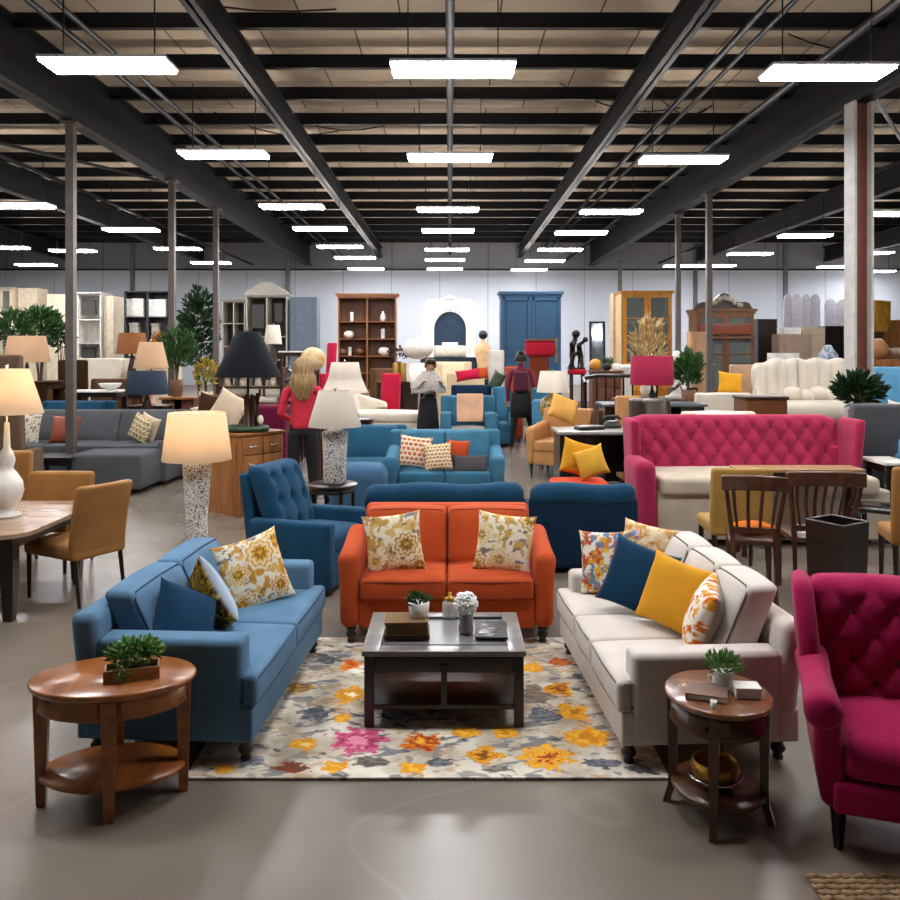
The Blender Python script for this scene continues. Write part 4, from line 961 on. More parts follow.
def figure(label, loc, rz, M, armL, armR, legL=(.0, 0), legR=(.0, 0), head=(0, 0, 0), lean=0, H=1.7, hips=.15, grip=.0):
    """front faces -y. armX: (elbow offset, wrist offset) from the shoulder; legX: (knee, foot) forward and sideways"""
    k = H/1.7; B = []
    L_ = lean
    B.append(('pelvis', 'pants', (0, 0, .90), (0, -L_*.1, .945), (.165, .115), (.16, .11), None))
    B.append(('hem', 'top', (0, -L_*.1, .945), (0, -L_*.2, 1.02), (.16, .11), (.145, .105), 'pelvis'))
    B.append(('waist', 'top', (0, -L_*.2, 1.02), (0, -L_*.4, 1.13), (.145, .105), (.135, .1), 'hem'))
    B.append(('chest', 'top', (0, -L_*.4, 1.13), (0, -L_*.9, 1.30), (.135, .1), (.165, .11), 'waist'))
    B.append(('upper', 'top', (0, -L_*.9, 1.30), (0, -L_*1.1, 1.40), (.165, .11), (.11, .08), 'chest'))
    B.append(('neck', 'skin', (0, -L_*1.1, 1.40), (0, -L_*1.25-.01, 1.48), .06, .052, 'upper'))
    hx, hy = head[0], head[1]; hb = Vector((hx*.3, -L_*1.3-.01+hy*.3, 1.53)); ht = Vector((hx, -L_*1.35+hy, 1.63+head[2]))
    B.append(('skull', 'skin', tuple(hb), tuple(ht), (.07, .085), (.075, .09), 'neck'))
    for s, arm, tag_ in ((-1, armL, 'l'), (1, armR, 'r')):
        sh = Vector((s*.175, -L_*1.05, 1.375)); el = sh+Vector(arm[0]); wr = el+Vector(arm[1]); dirn = (wr-el).normalized()
        B.append(('sh'+tag_, 'top', (s*.08, -L_*1.05, 1.37), tuple(sh), .06, .062, 'upper'))
        B.append(('ua'+tag_, 'top', tuple(sh), tuple(el), .06, .046, 'sh'+tag_))
        B.append(('fa'+tag_, 'top', tuple(el), tuple(wr), .046, .033, 'ua'+tag_))
        pm_ = wr+dirn*.05; B.append(('hand'+tag_, 'skin', tuple(wr), tuple(pm_), (.026, .03), (.03, .034), 'fa'+tag_))
        side = dirn.cross(Vector((0, 0, 1))); side = side.normalized() if side.length > .1 else Vector((0, 1, 0)); nrm = side.cross(dirn)
        for q, (off, ln) in enumerate(((-.03, .06), (-.01, .072), (.01, .068), (.03, .052))):
            a = pm_+side*off*.9+dirn*.015; b = a+dirn*ln*.55+nrm*-.012*grip; c = b+dirn*ln*.45+nrm*-.03*(grip+.3)
            B.append(('f%s%d' % (tag_, q), 'skin', tuple(a), tuple(b), .0095, .0088, 'hand'+tag_)); B.append(('g%s%d' % (tag_, q), 'skin', tuple(b), tuple(c), .0088, .0075, 'f%s%d' % (tag_, q)))
        a = wr+dirn*.02-side*.03; B.append(('t'+tag_, 'skin', tuple(a), tuple(a-side*.025+dirn*.035), .011, .009, 'hand'+tag_))
    for s, lg, tag_ in ((-1, legL, 'l'), (1, legR, 'r')):
        hp = Vector((s*.09, 0, .90)); fx, fy = lg; kn = Vector((s*.095+fx*.5, fy*.5-.02, .49)); an = Vector((s*.095+fx, fy, .09))
        B.append(('hip'+tag_, 'pants', tuple(hp), tuple(hp-Vector((0, 0, .06))), .095, .092, 'pelvis'))
        B.append(('th'+tag_, 'pants', tuple(hp-Vector((0, 0, .06))), tuple(kn), .092, .062, 'hip'+tag_))
        B.append(('sk'+tag_, 'pants', tuple(kn), tuple(an), .058, .04, 'th'+tag_))
        B.append(('ft'+tag_, 'shoe', tuple(an), (an.x, an.y-.02, .045), .04, .042, 'sk'+tag_))
        B.append(('to'+tag_, 'shoe', (an.x, an.y-.02, .045), (an.x+s*.015, an.y-.16, .035), .042, .03, 'ft'+tag_))
    t = person(label, loc, rz, B, M, k)
    hc = Vector((hx, -L_*1.35+hy-.005, 1.60+head[2]*.9))
    # face
    mb = MB(); mb.ball((hc.x, hc.y-.098, hc.z-.015), (.014, .02, .024), 8, 6); part(mb, 'nose', M['skin'], t)
    for s in (-1, 1): part(MB().ball((hc.x+s*.032, hc.y-.082, hc.z+.012), (.013, .008, .008), 8, 6), 'eye', mat('eye_dark', '#26201c', .3), t)
    part(MB().ball((hc.x, hc.y-.083, hc.z-.06), (.024, .008, .007), 8, 5), 'mouth', mat('lip', '#9a4b45', .5), t)
    for s in (-1, 1): part(MB().ball((hc.x+s*.085, hc.y+.005, hc.z-.005), (.01, .022, .03), 8, 6), 'ear', M['skin'], t)
    return t, hc
def hair(t, hc, m, long=0, bun=False, w_=.1):
    mb = MB(); nu, nv = 28, 18; vs = []; fs = []
    # cap over the skull, and a curtain of strands down the back
    for i in range(nv+1):
        th = PI*.5*i/nv*1.25
        for k in range(nu+1):
            a = PI*(-.13)+PI*1.26*k/nu; r = math.sin(min(th, PI/2)); z = math.cos(th); rr = w_*(1+.03*math.sin(k*2.7+i*.3))
            vs.append((hc.x+rr*r*math.cos(a), hc.y+.0+rr*1.12*r*math.sin(a), hc.z+.005+.125*z))
    if long:
        for i in range(1, 11):
            q = i/10
            for k in range(nu+1):
                a = PI*(-.13)+PI*1.26*k/nu; rr = w_*(1+.28*math.sin(PI*min(1, q*1.1))*.9)*(1-.18*q*q)*(1+.05*math.sin(k*2.7+i*.6))
                flat = max(0, q-.1); vs.append((hc.x+rr*1.05*math.cos(a), hc.y+.012+rr*1.05*max(-.25, math.sin(a))*(1-.25*flat)+.02*q, hc.z-.045-long*q*(1-.12*abs(math.cos(a)))-.012*math.sin(k*1.9)*q))
    rows = len(vs)//(nu+1); 
    for i in range(rows-1):
        for k in range(nu): fs.append((i*(nu+1)+k, i*(nu+1)+k+1, (i+1)*(nu+1)+k+1, (i+1)*(nu+1)+k))
    mb.put(vs, fs)
    # the front fringe closes the cap
    mb.rbox((hc.x, hc.y-.02, hc.z+.085), (w_*1.7, .16, .07), .034)
    if bun: mb.ball((hc.x, hc.y+.09, hc.z+.11), .05)
    h = part(mb, 'hair', m, t)
    sd = h.modifiers.new('thick', 'SOLIDIFY'); sd.thickness = .012
    return h
M_red = mat('coral_red_knit', '#c3243c', .9, scale=14, amt=.12, bump=.5); M_jeans = mat('black_trousers', '#0b0b0d', .8)
def mm(top, pants=M_jeans, shoe=M_black, skin=M_skin): return dict(top=top, pants=pants, shoe=shoe, skin=skin)
M_blond = mat('long_blonde_hair', '#b08f5e', .6, kind='woodz', scale=30, col2='#6f5233'); M_brownh = mat('brown_hair', '#5a3a24', .6, kind='woodz', scale=30, col2='#33200f'); M_blackh = mat('black_hair', '#17120f', .5)
t, hc = figure('woman in a coral red sweater and black trousers seen from behind, long blonde hair', (dx(303, 9.6), 9.6, 0), PI+.08, mm(M_red), ((.06, .05, -.27), (.05, -.2, -.1)) and ((-.07, .04, -.27), (.07, -.2, -.06)), ((.07, .04, -.27), (-.07, -.2, -.06)), (-.02, 0), (.03, .03), H=1.78)
hair(t, hc, M_blond, long=.30, w_=.104)
M_burg = mat('burgundy_jacket', '#6d1230', .8, scale=12, amt=.25, bump=.4); M_orshoe = mat('orange_shoe', '#d9682a', .5)
t, hc = figure('person in a burgundy jacket and black skirt walking away, orange shoes', (dx(521, 16.0), 16.0, 0), PI-.1, mm(M_burg, shoe=M_orshoe), ((-.06, .03, -.27), (.0, -.05, -.25)), ((.06, .03, -.27), (.0, -.06, -.24)), (-.13, -.12), (.06, .14), H=1.84)
hair(t, hc, M_blackh, long=.0, bun=True)
part(MB().lathe([(.20, .56), (.185, .75), (.165, .95), (.15, 1.03)], 28, sy=.75, caps=False), 'skirt', M_jeans, t).modifiers.new('t', 'SOLIDIFY').thickness = .01
mb = MB().rbox((0, .14, 1.2), (.27, .13, .36), .05); bp_ = part(mb, 'backpack', mat('wine_backpack', '#4d0f26', .8), t)
M_fur = mat('grey_white_fur', '#b5ada4', .95, scale=30, amt=.3, bump=1.0)
t, hc = figure('person with a grey fur shawl and long black dress behind the teal sofas', (dx(428, 15.85), 15.85, 0), .25, mm(M_fur, shoe=M_black), ((-.12, -.06, -.24), (.1, -.2, .12)), ((.12, -.06, -.24), (-.12, -.2, .12)), (-.02, 0), (.02, -.03), head=(.02, -.04, -.01), lean=.06, H=1.72)
hair(t, hc, M_brownh, long=.0)
mb = MB(); vs = []; fs = []; nn = 26
for i in range(9):
    q = i/8
    for k in range(nn):
        a = 2*PI*k/nn; r = .09+.20*math.sin(q*PI*.5)+.012*math.sin(k*3+i*2); vs.append((r*1.1*math.cos(a), -.06+r*.78*math.sin(a), 1.47-.36*q-.05*q*abs(math.cos(a))+.012*math.sin(k*5+i)))
for i in range(8):
    for k in range(nn): fs.append((i*nn+k, i*nn+(k+1) % nn, (i+1)*nn+(k+1) % nn, (i+1)*nn+k))
part(mb.put(vs, fs), 'fur_shawl', M_fur, t).modifiers.new('t', 'SOLIDIFY').thickness = .02
part(MB().lathe([(.24, .12), (.21, .5), (.17, .9), (.14, 1.12)], 28, sy=.75, caps=False), 'dress', M_jeans, t).modifiers.new('t', 'SOLIDIFY').thickness = .01
# ================================================================ THE SHOWROOM AROUND
# ---- left: dining table and chairs
M_dt = wood('pale_table_top', '#a98d73', '#8c7058', .25, 'woodx', 4, coat=.3)
table_rect('dining_table', 'dark wood dining table with pale rounded top at the left edge', (-3.92, 6.35, 0), 0, 1.95, 1.34, .625, M_espresso, M_dt, lg=.09, apron=.09, rc=.22, inset=.1)
dining_chair('tan upholstered chair with its back to us at the right end of the dining table', (-2.90, 6.42, 0), -PI/2-.5, M_tan, M_espresso, W=.47, D=.60, H=.90, sh=.44, lean=.12, th=.09)
dining_chair('tan chair on the far side of the dining table showing only its back', (-3.52, 7.28, 0), -.03, M_tan, M_espresso, W=.58, D=.52, H=.80, sh=.45, lean=.06, th=.09)
dining_chair('tan chair farther back at the left edge behind the table', (-4.30, 7.75, 0), .1, M_tan, M_espresso, W=.6, D=.5, H=.93, sh=.45, lean=.05, th=.09)
dining_chair('tan chair tucked under the near side of the dining table', (-3.42, 5.86, 0), PI-.1, M_tan, M_espresso, W=.46, D=.46, H=.60, sh=.44, lean=.02, th=.06)
SHW = warm_shade('warm_linen_shade', '#f0d9b6', .5); SHC = warm_shade('cream_linen_shade', '#e9dfcf', .35); SHG = warm_shade('greige_linen_shade', '#cfc4b4', .3)
lamp('table_lamp', 'cream shade table lamp with white glass ball base on the dining table', (-3.39, 6.35, .625), [(.09, 0), (.1, .02), (.055, .04), (.07, .08), (.105, .14), (.12, .2), (.11, .27), (.075, .33), (.045, .37), (.055, .41), (.06, .44), (.045, .49), (.025, .53), (.018, .72)], 0, .155, .26, .79, 1.13, SHW, M_white, bulb=6)
# ---- textured lamps
M_lace = mat('white_pierced_ceramic', '#eeeae4', .5, scale=80, col2='#1c1a18', bump=1.0); M_lace.node_tree.nodes['Color Ramp'].color_ramp.elements[0].position = .42; M_lace.node_tree.nodes['Color Ramp'].color_ramp.elements[1].position = .48
lamp('floor_lamp', 'warm cream drum shade lamp on a tall white pierced ceramic base behind the blue sofa', (dx(197, 8.15), 8.15, 0),
     [(.10, 0), (.11, .03), (.10, .2), (.115, .45), (.135, .7), (.137, .78), (.12, .82), (.03, .825), (.02, .87)], 0, .275, .335, .825, 1.285, SHW, M_lace, bulb=9, nf=36)
t = table_round('pedestal_table', 'small black round table under the second pierced base lamp', (dx(333, 8.1), 8.1, 0), 0, .245, 1, .60, M_espresso, ph=.5, shelf=.2, lr=.014, apron=.05)
lamp('table_lamp', 'greige shade lamp on a square white pierced base on the small black round table', (dx(335, 8.1), 8.1, .60),
     [(.10, 0), (.11, .02), (.115, .25), (.125, .45), (.13, .5), (.06, .53), (.03, .55), (.02, .58)], 0, .16, .26, .555, .905, SHG, M_lace)
lamp('table_lamp', 'bell shaped white shade lamp on a dark figured base behind the woman', (dx(345, 11.5), 11.5, .95),
     [(.09, 0), (.1, .04), (.05, .1), (.1, .2), (.06, .28), (.09, .36), (.02, .42)], 0, .19, .33, .36, .78, SHC, M_espresso, bell=True)
table_rect('console_table', 'dark narrow table under the bell shaped lamp', (dx(345, 11.5), 11.5, 0), 0, .8, .4, .95, M_walnut)
# ---- wooden dresser with sculpture, tray and black shade lamp
DR = (dx(243, 9.85), 9.85); HD = .92
t = cabinet('dresser', 'oak chest of drawers turned corner forward behind the textured lamp', (DR[0], DR[1], 0), PI/4+.1, .62, .72, HD, M_oakz, cols=1, crown=0, base=.06, drawers=(4, 2), knob=M_chrome)
part(MB().rbox((0, 0, HD+.015), (.66, .76, .03), .006), 'top', M_oak, t)
part(MB().box((-.315, 0, HD/2), (.01, .6, HD-.2)), 'side_panel', M_oakz, t)
t = lamp('table_lamp', 'black flared shade lamp with slim dark pole on the oak chest', (dx(248, 9.9), 9.9, HD+.03), [(.09, 0), (.09, .02), (.018, .04), (.016, .62), (.014, .66)], 0, .14, .39, .63, 1.17, mat('black_silk_shade', '#070a12', .85, spec=.2), M_black, bell=False, nf=12)
t = thing('wreath_tray', 'dark green wreath tray on the oak chest top', 'tray', (dx(246, 9.75), 9.68, HD+.03), 0)
part(MB().tube([(.26*math.cos(a*PI/12), .16*math.sin(a*PI/12), .035) for a in range(24)], .035, 8, closed=True), 'rim', M_leafdk, t); part(MB().lathe([(.24, .0), (.25, .012)], 24, sy=.62), 'tray_base', M_black, t)
t = thing('wood_sculpture', 'upright driftwood sculpture with pale top on the wreath tray', 'sculpture', (dx(252, 9.68), 9.66, HD+.045), .3)
mb = MB(); rnd = random.Random(3)
for k in range(9): mb.tube([(-.08+.02*k, rnd.uniform(-.03, .03), 0), (-.07+.018*k, rnd.uniform(-.03, .03), .25), (-.08+.02*k, rnd.uniform(-.03, .03), .36+.08*rnd.random())], .014, 6)
part(mb, 'driftwood', M_walnut, t); part(MB().ball((.1, -.02, .12), (.035, .035, .06)), 'pale_stone', M_cream, t)
# ---- grey sectional, left
def grey_sectional():
    o = sofa('sectional_sofa', 'grey sectional sofa with chaise behind the tan dining chairs', (-5.3, 12.1, 0), 0, 2.7, 1.0, 1.0, .56, .62, M_grey, ns=3, nb=3, aw=.14, bt=.2, bz=.06, legs='block')
    part(MB().rbox((.78, -.85, .29), (.95, .75, .46), .04, (4, 4, 1), puff(.5, .37, .25, .02)), 'chaise', M_grey, o)
    part(MB().rbox((-1.0, -.85, .29), (.7, .75, .46), .04, (4, 4, 1), puff(.5, .37, .25, .02)), 'chaise', M_grey, o)
grey_sectional()
table_rect('side_table', 'low black side table between the two chaises of the grey sectional', (-5.22, 11.05, 0), 0, .6, .55, .5, M_black, M_black, lg=.04)
stand('pale cushion with black ink drawing on the grey sectional', 25, 11.95, .56, .46, tilt=-.3, pat=pat_ink(4), n=44)
stand('rust brown leather cushion on the grey sectional', 65, 11.9, .56, .42, tilt=-.3, roll=.04, m=mat('rust_leather', '#8a3b1e', .5, bump=.2))
stand('small cream ringed cushion against the right arm of the grey sectional', 141, 11.85, .56, .38, tilt=-.2, roll=.35, yaw=-.5, pat=pat_dots(3, base='#e4d2ae', dot='#7d6336', dot2='#e4d2ae', s=.07), n=36)
stand('taupe cushion behind the cream ringed one on the grey sectional', 148, 12.0, .56, .38, tilt=-.2, roll=.3, yaw=-.5, m=M_beige)
sofa('sofa', 'navy sofa behind the grey sectional showing its top edge', (dx(68, 13.35), 13.35, 0), 0, 1.2, .9, 1.06, .5, .6, M_navy, ns=2, nb=2, far=True)

# ---- navy sofas with their backs to us behind the orange loveseat
for px, ww, lab in ((445, 1.38, 'deep blue sofa seen from behind directly behind the orange loveseat'), (584, .93, 'deep blue sofa seen from behind at the right of the orange loveseat')):
    o = sofa('sofa', lab, (dx(px, 7.05), 7.43, 0), PI, ww, .8, .64, .42, .5, M_navyd, ns=2 if ww > 1 else 1, nb=0, bt=.12, bz=.05, lean=-.03, legs='block', aw=.1)
    n = 2 if ww > 1.6 else 1
    part(MB().rbox((0, .30, .655), (ww-.02, .2, .2), .09, (10, 1, 1), lambda x, y, z, ww=ww: (x, y, z+.012*math.sin(x*9))), 'bolster', M_navy, o)
    part(MB().tube([(-ww/2+.02, .365+.0, .60), (ww/2-.02, .365, .60)], .007, 6), 'piping', mat('light_blue_piping', '#3f86b5', .6), o)
# ---- teal sofas in the middle
o = sofa('sofa', 'teal sofa with winged back holding four cushions, right of the other teal sofa', (dx(445, 9.9), 9.75, 0), 0, 1.34, .86, .93, .52, .70, M_teal, ns=2, nb=2, arm='round', far=True, legs='block', aw=.15, bz=.05)
sofa('sofa', 'long teal sofa partly behind the pierced base lamps', (dx(366, 10.6), 10.7, 0), 0, 1.0, .86, .90, .50, .62, M_tealdk, ns=1, nb=1, far=True, legs='block', aw=.12, bz=.05)
o = thing('ottoman', 'low dusty blue ottoman behind the small black round table', 'ottoman', (dx(360, 9.2), 9.15, 0), 0)
part(MB().rbox((0, 0, .36), (.62, .5, .5), .1, (5, 5, 1), puff(.31, .25, .25, .05)), 'seat', fab('dusty_blue_cloth', '#40617f'), o)
add_legs(o, [(-.22, -.16), (.22, -.16), (-.22, .16), (.22, .16)], .12, M_espresso, 'block', .02)
dP = 9.52
stand('cream cushion with red and green prints standing on the teal sofa', 415, dP+.06, .53, .38, tilt=-.2, roll=.12, pat=pat_dots(7, base='#ecdcbf', dot='#b8402c', dot2='#dba03a', s=.055), n=36)
stand('cream cushion dotted with brown berries lying lower on the teal sofa', 438, dP-.08, .53, .33, tilt=-.35, roll=-.08, pat=pat_dots(9, base='#ead7b4', dot='#8d4a26', dot2='#d9b36c', s=.042), n=36)
stand('small plain orange cushion on the teal sofa', 458, dP+.05, .60, .27, tilt=-.2, roll=.06, m=M_orange)
o = cushion('grey rectangular cushion with orange edge at the right of the teal sofa', (dx(470, dP-.08), dP-.08, .60), (-.3, 0, 0), .42, .22, .1, m=fab('charcoal_cloth', '#4e4a4b'), n=12)
# ---- small orange seat with two mustard cushions
o = thing('stool_bench', 'low bright orange padded bench holding two mustard cushions', 'bench', (dx(579, 8.35), 8.35, 0), 0)
part(MB().rbox((0, 0, .53), (.56, .42, .12), .04, (4, 4, 1), puff(.28, .21, .06, .01)), 'seat', fab('bright_orange_cloth', '#d2481c'), o)
add_legs(o, [(-.22, -.15), (.22, -.15), (-.22, .15), (.22, .15)], .48, M_espresso, 'block', .02)
stand('mustard cushion standing upright at the left of the orange bench', 577, 8.42, .60, .36, tilt=-.2, roll=.3, yaw=.3, m=M_mustard)
stand('mustard cushion slumped at the right of the orange bench', 591, 8.28, .60, .31, tilt=-.3, roll=-.35, yaw=-.2, m=fab('deep_yellow_cloth', '#d8a43a'))
# ---- black desk with objects, brown leather chair, dark chairs at the right of the aisle
M_blackw = wood('black_wood', '#151110', '#0b0908', .25, scale=5, coat=.2)
def desk(name, lab, px, d, W, D, h, m, mt, cat='desk', rz=0, px_h=None, base=True):
    t = thing(name, lab, cat, (dx(px, d), d, 0), rz)
    part(MB().rbox((0, 0, h-.02), (W, D, .04), .01), 'tabletop', mt, t)
    for s in (-1, 1): part(MB().box((s*(W/2-.2), .02, (h-.04)/2), (.34, D-.1, h-.04)), 'pedestal', m, t)
    part(MB().box((0, D/2-.08, h*.6), (W-.5, .03, h*.6)), 'modesty_panel', m, t)
    return t
desk('desk', 'black desk with grey top beside the magenta sofa', 606, 10.9, 1.35, .75, .86, M_blackw, mat('dark_grey_top', '#8d8780', .3), rz=.0)
t = thing('telephone', 'black old rotary telephone at the back of the black desk', 'telephone', (dx(612, 11.1), 11.1, .86), .1)
part(MB().lathe([(.13, 0), (.125, .03), (.08, .09), (.05, .1)], 20, sy=.8), 'body', M_black, t); part(MB().tube([(-.12, 0, .11), (-.08, 0, .15), (.08, 0, .15), (.12, 0, .11)], .022, 8), 'handset', M_black, t); part(MB().lathe([(.05, .085), (.05, .1)], 20, (0, -.04, 0)), 'dial', M_chrome, t)
o = thing('notebook_case', 'black flat case on the edge of the black desk', 'case', (dx(590, 10.8), 10.85, .86), .35)
part(MB().rbox((0, 0, .02), (.36, .2, .04), .01), 'body', M_black, o); part(MB().rbox((0, 0, .046), (.34, .18, .012), .005), 'lid', mat('grey_plastic', '#6d6d70', .3), o)
M_tanl = fab('camel_leather', '#b48452', bump=.15, rough=.5)
armchair('armchair', 'camel leather armchair draped in mustard cloth beside the pale blue chair', (dx(560, 12.55), 12.55, 0), -.5, .8, .8, 1.0, .55, .75, M_tanl, far=True, nb=0, legs='taper', bz=.2, arm='round')
cushion('mustard throw draped high over the camel leather armchair', (dx(563, 12.5), 12.45, 1.02), (-.5, .4, .1), .45, .42, .16, m=mat('ochre_throw', '#d8a04a', .9, bump=.4), cat='throw', name='throw_blanket')
t = armchair('armchair', 'pale blue tub armchair at the right side of the aisle', (dx(546, 14.3), 14.3, 0), PI-.15, .44, .5, 1.06, .5, .85, fab('powder_blue_wool', '#4d86a6'), far=True, nb=0, legs='taper', bz=.35, arm='round', aw=.1)
armchair('armchair', 'blue armchair beyond the powder blue tub chair', (dx(543, 15.6), 15.6, 0), PI-.1, .42, .5, 1.2, .5, .8, M_teal, far=True, nb=0, legs='taper', bz=.2, aw=.1)
lamp('table_lamp', 'cream shade lamp with black and gold patterned base beside the burgundy figure', (dx(553, 13.4), 13.4, .72),
     [(.11, 0), (.13, .04), (.19, .12), (.22, .25), (.2, .38), (.07, .46), (.03, .5)], 0, .205, .265, .5, .84, SHC, mat('black_gold_pattern', '#c9a45a', .4, scale=22, col2='#18120d'))
table_rect('side_table', 'small dark table under the lamp with the black and gold base', (dx(553, 13.4), 13.4, 0), 0, .5, .5, .72, M_walnut)
# dark bentwood armchair
def wood_armchair(lab, px, d, W, H, rz, m, seat):
    t = thing('wooden_armchair', lab, 'chair', (dx(px, d), d, 0), rz)
    part(MB().rbox((0, 0, .45), (W-.06, .5, .09), .03, (3, 3, 1), puff(W/2, .25, .05, .02)), 'seat', seat, t)
    part(MB().tube([(-W/2, -.25, H-.12), (-W/2+.02, .1, H-.04), (-W/4, .3, H), (W/4, .3, H), (W/2-.02, .1, H-.04), (W/2, -.25, H-.12)], .035, 8), 'top_rail', m, t)
    for i in range(5): x = -W/4+W/8*i; part(MB().tube([(x, .24, .48), (x*1.05, .3, H-.02)], .016, 6), 'slat', m, t)
    for s in (-1, 1):
        part(MB().tube([(s*(W/2-.03), -.24, 0), (s*(W/2), -.25, H-.12)], .026, 6), 'leg', m, t); part(MB().tube([(s*(W/2-.06), .24, 0), (s*(W/2-.08), .24, .45)], .026, 6), 'leg', m, t)
    return t
wood_armchair('wide dark bentwood armchair near the middle right of the hall', 618, 14.2, 1.2, 1.45, 0, M_espresso, M_beige)
desk('desk', 'black pedestal desk with grey top under the magenta lamp', 650, 12.3, 1.5, .7, 1.12, M_blackw, mat('slate_top', '#5c626a', .3), rz=0)
M_magl = warm_shade('magenta_shade', '#a3123f', .2)
lamp('table_lamp', 'magenta drum shade lamp on the black pedestal desk', (dx(652, 12.2), 12.2, 1.12), [(.1, 0), (.1, .02), (.03, .05), (.05, .12), (.02, .2), (.015, .26)], 0, .305, .315, .27, .69, M_magl, M_black)
t = thing('dried_bouquet', 'pale dried flowers rising behind the magenta lamp', 'flowers', (dx(648, 13.2), 13.2, 1.12), 0)
part(MB().lathe([(.08, 0), (.13, .15), (.08, .4), (.1, .45)], 16), 'vase', M_cream, t); part(foliage_mb((0, 0, .82), (.27, .2, .42), 260, .16, 31, up=1.2, narrow=.3), 'blossom', mat('straw_flower', '#d9c08a', .8, col2='#8f6f3a', scale=12), t)
desk('sideboard', 'dark sideboard behind the black desk holding dried flowers', 648, 13.4, 1.1, .5, 1.12, M_walnut, M_walnut, cat='sideboard')
armchair('armchair', 'dark brown rounded leather chair just behind the magenta sofa', (2.44, 9.75, 0), .2, .5, .5, 1.32, .6, .9, mat('dark_brown_leather', '#3f3025', .35, scale=14, amt=.3), far=True, nb=1, arm='round', legs='taper')
armchair('armchair', 'small camel shell chair just behind the dark brown rounded leather chair', (2.55, 11.62, 0), .1, .36, .42, 1.25, .5, .6, M_tanl, far=True, nb=0, legs='taper')

# ---- magenta buttoned settee with beige seat
def settee():
    d0 = 7.95; W = 2.28
    t = thing('settee', 'magenta diamond buttoned winged settee with a long beige seat', 'sofa', (dx(748, 8.45), 8.45, 0), 0)
    f = -.5; zt = 1.205; sh = .66; m = M_pinkv
    part(MB().rbox((.1, 0, .30), (W-.02, .84, .48), .02), 'base', M_beig2, t)
    part(MB().rbox((.05, -.06, .58), (W-.16, .84, .17), .045, (10, 4, 1), puff(W/2, .42, .085, .02)), 'seat_cushion', M_beig2, t)
    tf = tufts(.19, .26, .045, 0, -.05); BW = W-.02; hh = zt-.55
    def df(x, y, z):
        k = z/hh+.5
        if y < 0: y -= tf(x, z)*max(0, 1-(2*x/(BW-.06))**10)*max(0, 1-(2*z/hh)**8)
        return (x, y+.1*k, z-(.05*max(0, abs(2*x/BW)-.85)/.15 if z > 0 else 0))
    b = part(MB().rbox((0, .40, .55+hh/2), (BW, .16, hh), .06, (84, 1, 26), df), 'backrest', m, t)
    b0 = None
    for i in range(-11, 12):
        for j in range(-2, 3):
            if (i+j) % 2: continue
            x, z = i*.095, -.05+j*.13
            if abs(x) > BW/2-.09 or abs(z) > hh/2-.08: continue
            if b0 is None: b0 = MB().ball((0, 0, 0), (.015, .01, .015), 8, 5).build('button', M_magb, b)
            else: b0 = b0.copy(); C.objects.link(b0)
            b0.location = (x, .40-.08+.1*(z/hh+.5)-.004, .55+hh/2+z)
    # left wing and flared arm
    def dw(x, y, z): k = z/.62+.5; return (x-.03*k, y-.05*k*(y < 0), z)
    part(MB().rbox((-W/2+.02, .22, .90), (.1, .42, .58), .045, (1, 3, 5), dw), 'wing', m, t)
    part(MB().rbox((W/2-.02, .22, .90), (.1, .42, .58), .045, (1, 3, 5), lambda x, y, z: (-dw(-x, y, z)[0], dw(x, y, z)[1], z)), 'wing', m, t)
    part(MB().rbox((-W/2-.01, -.17, .42), (.2, .66, .82), .08, (2, 3, 5), lambda x, y, z: (x+.06*(z/.82-.5)*-1*.6, y, z)), 'arm', m, t)
    return t
M_pinkv = fab('pink_velvet', '#a62b50', amt=.1, sheen=.1); M_beig2 = fab('sand_cloth', '#c6b9a5')
settee()
# ---- dining set at the right
M_ctan = fab('mustard_tan_leather', '#a98546', rough=.5, bump=.15)
dining_chair('mustard tan padded chair seen from behind left of the slat back chairs', (2.42, 7.1, 0), PI-.05, M_ctan, M_espresso, W=.50, D=.5, H=.93, sh=.46, lean=.08, th=.08)
slat_chair('dark wooden slat back chair behind the dark tapered bin', (2.84, 6.5, 0), PI-.1, M_wal2, W=.46, H=.98, sh=.48, ns=7)
slat_chair('narrow wooden slat back chair with orange cushion before the mustard tan chair', (2.33, 6.42, 0), PI-.25, M_wal2, W=.36, H=.96, sh=.48, ns=4)
table_rect('dining_table', 'light topped dining table partly behind the slat back chairs', (dx(797, 7.7), 7.72, 0), 0, 1.15, .30, .81, M_walnut, wood('light_oak_top', '#b98f63', '#97714a', .35, 'woodx'), lg=.06)
cushion('small orange cushion lying on the slat back chair seat', (2.35, 6.44, .53), (PI/2, 0, .2), .3, .26, .08, m=fab('tangerine_cloth', '#c8641c'))
t = thing('waste_bin', 'dark brown tapered square bin in front of the slat back chair', 'bin', (dx(837, 5.35), 5.35, 0), .55)
def frus(a, b, h, th=.012):
    mb = MB(); vs = [(i*a, j*a, 0) for i, j in ((-1, -1), (1, -1), (1, 1), (-1, 1))]+[(i*b, j*b, h) for i, j in ((-1, -1), (1, -1), (1, 1), (-1, 1))]+[(i*(b-th), j*(b-th), h) for i, j in ((-1, -1), (1, -1), (1, 1), (-1, 1))]+[(i*(a-th), j*(a-th), th) for i, j in ((-1, -1), (1, -1), (1, 1), (-1, 1))]
    fs = [(3, 2, 1, 0)]+[(k*4+q, k*4+(q+1) % 4, k*4+4+(q+1) % 4, k*4+4+q) for k in range(3) for q in range(4)]+[(12, 13, 14, 15)]
    return mb.put(vs, fs, False)
part(frus(.115, .135, .80), 'bin_body', M_espresso, t); part(MB().tube([(-.13, -.13, .802), (.13, -.13, .802), (.13, .13, .802), (-.13, .13, .802)], .006, 5, closed=True), 'rim', mat('brushed_rim', '#6d6b6a', .5, .3), t)
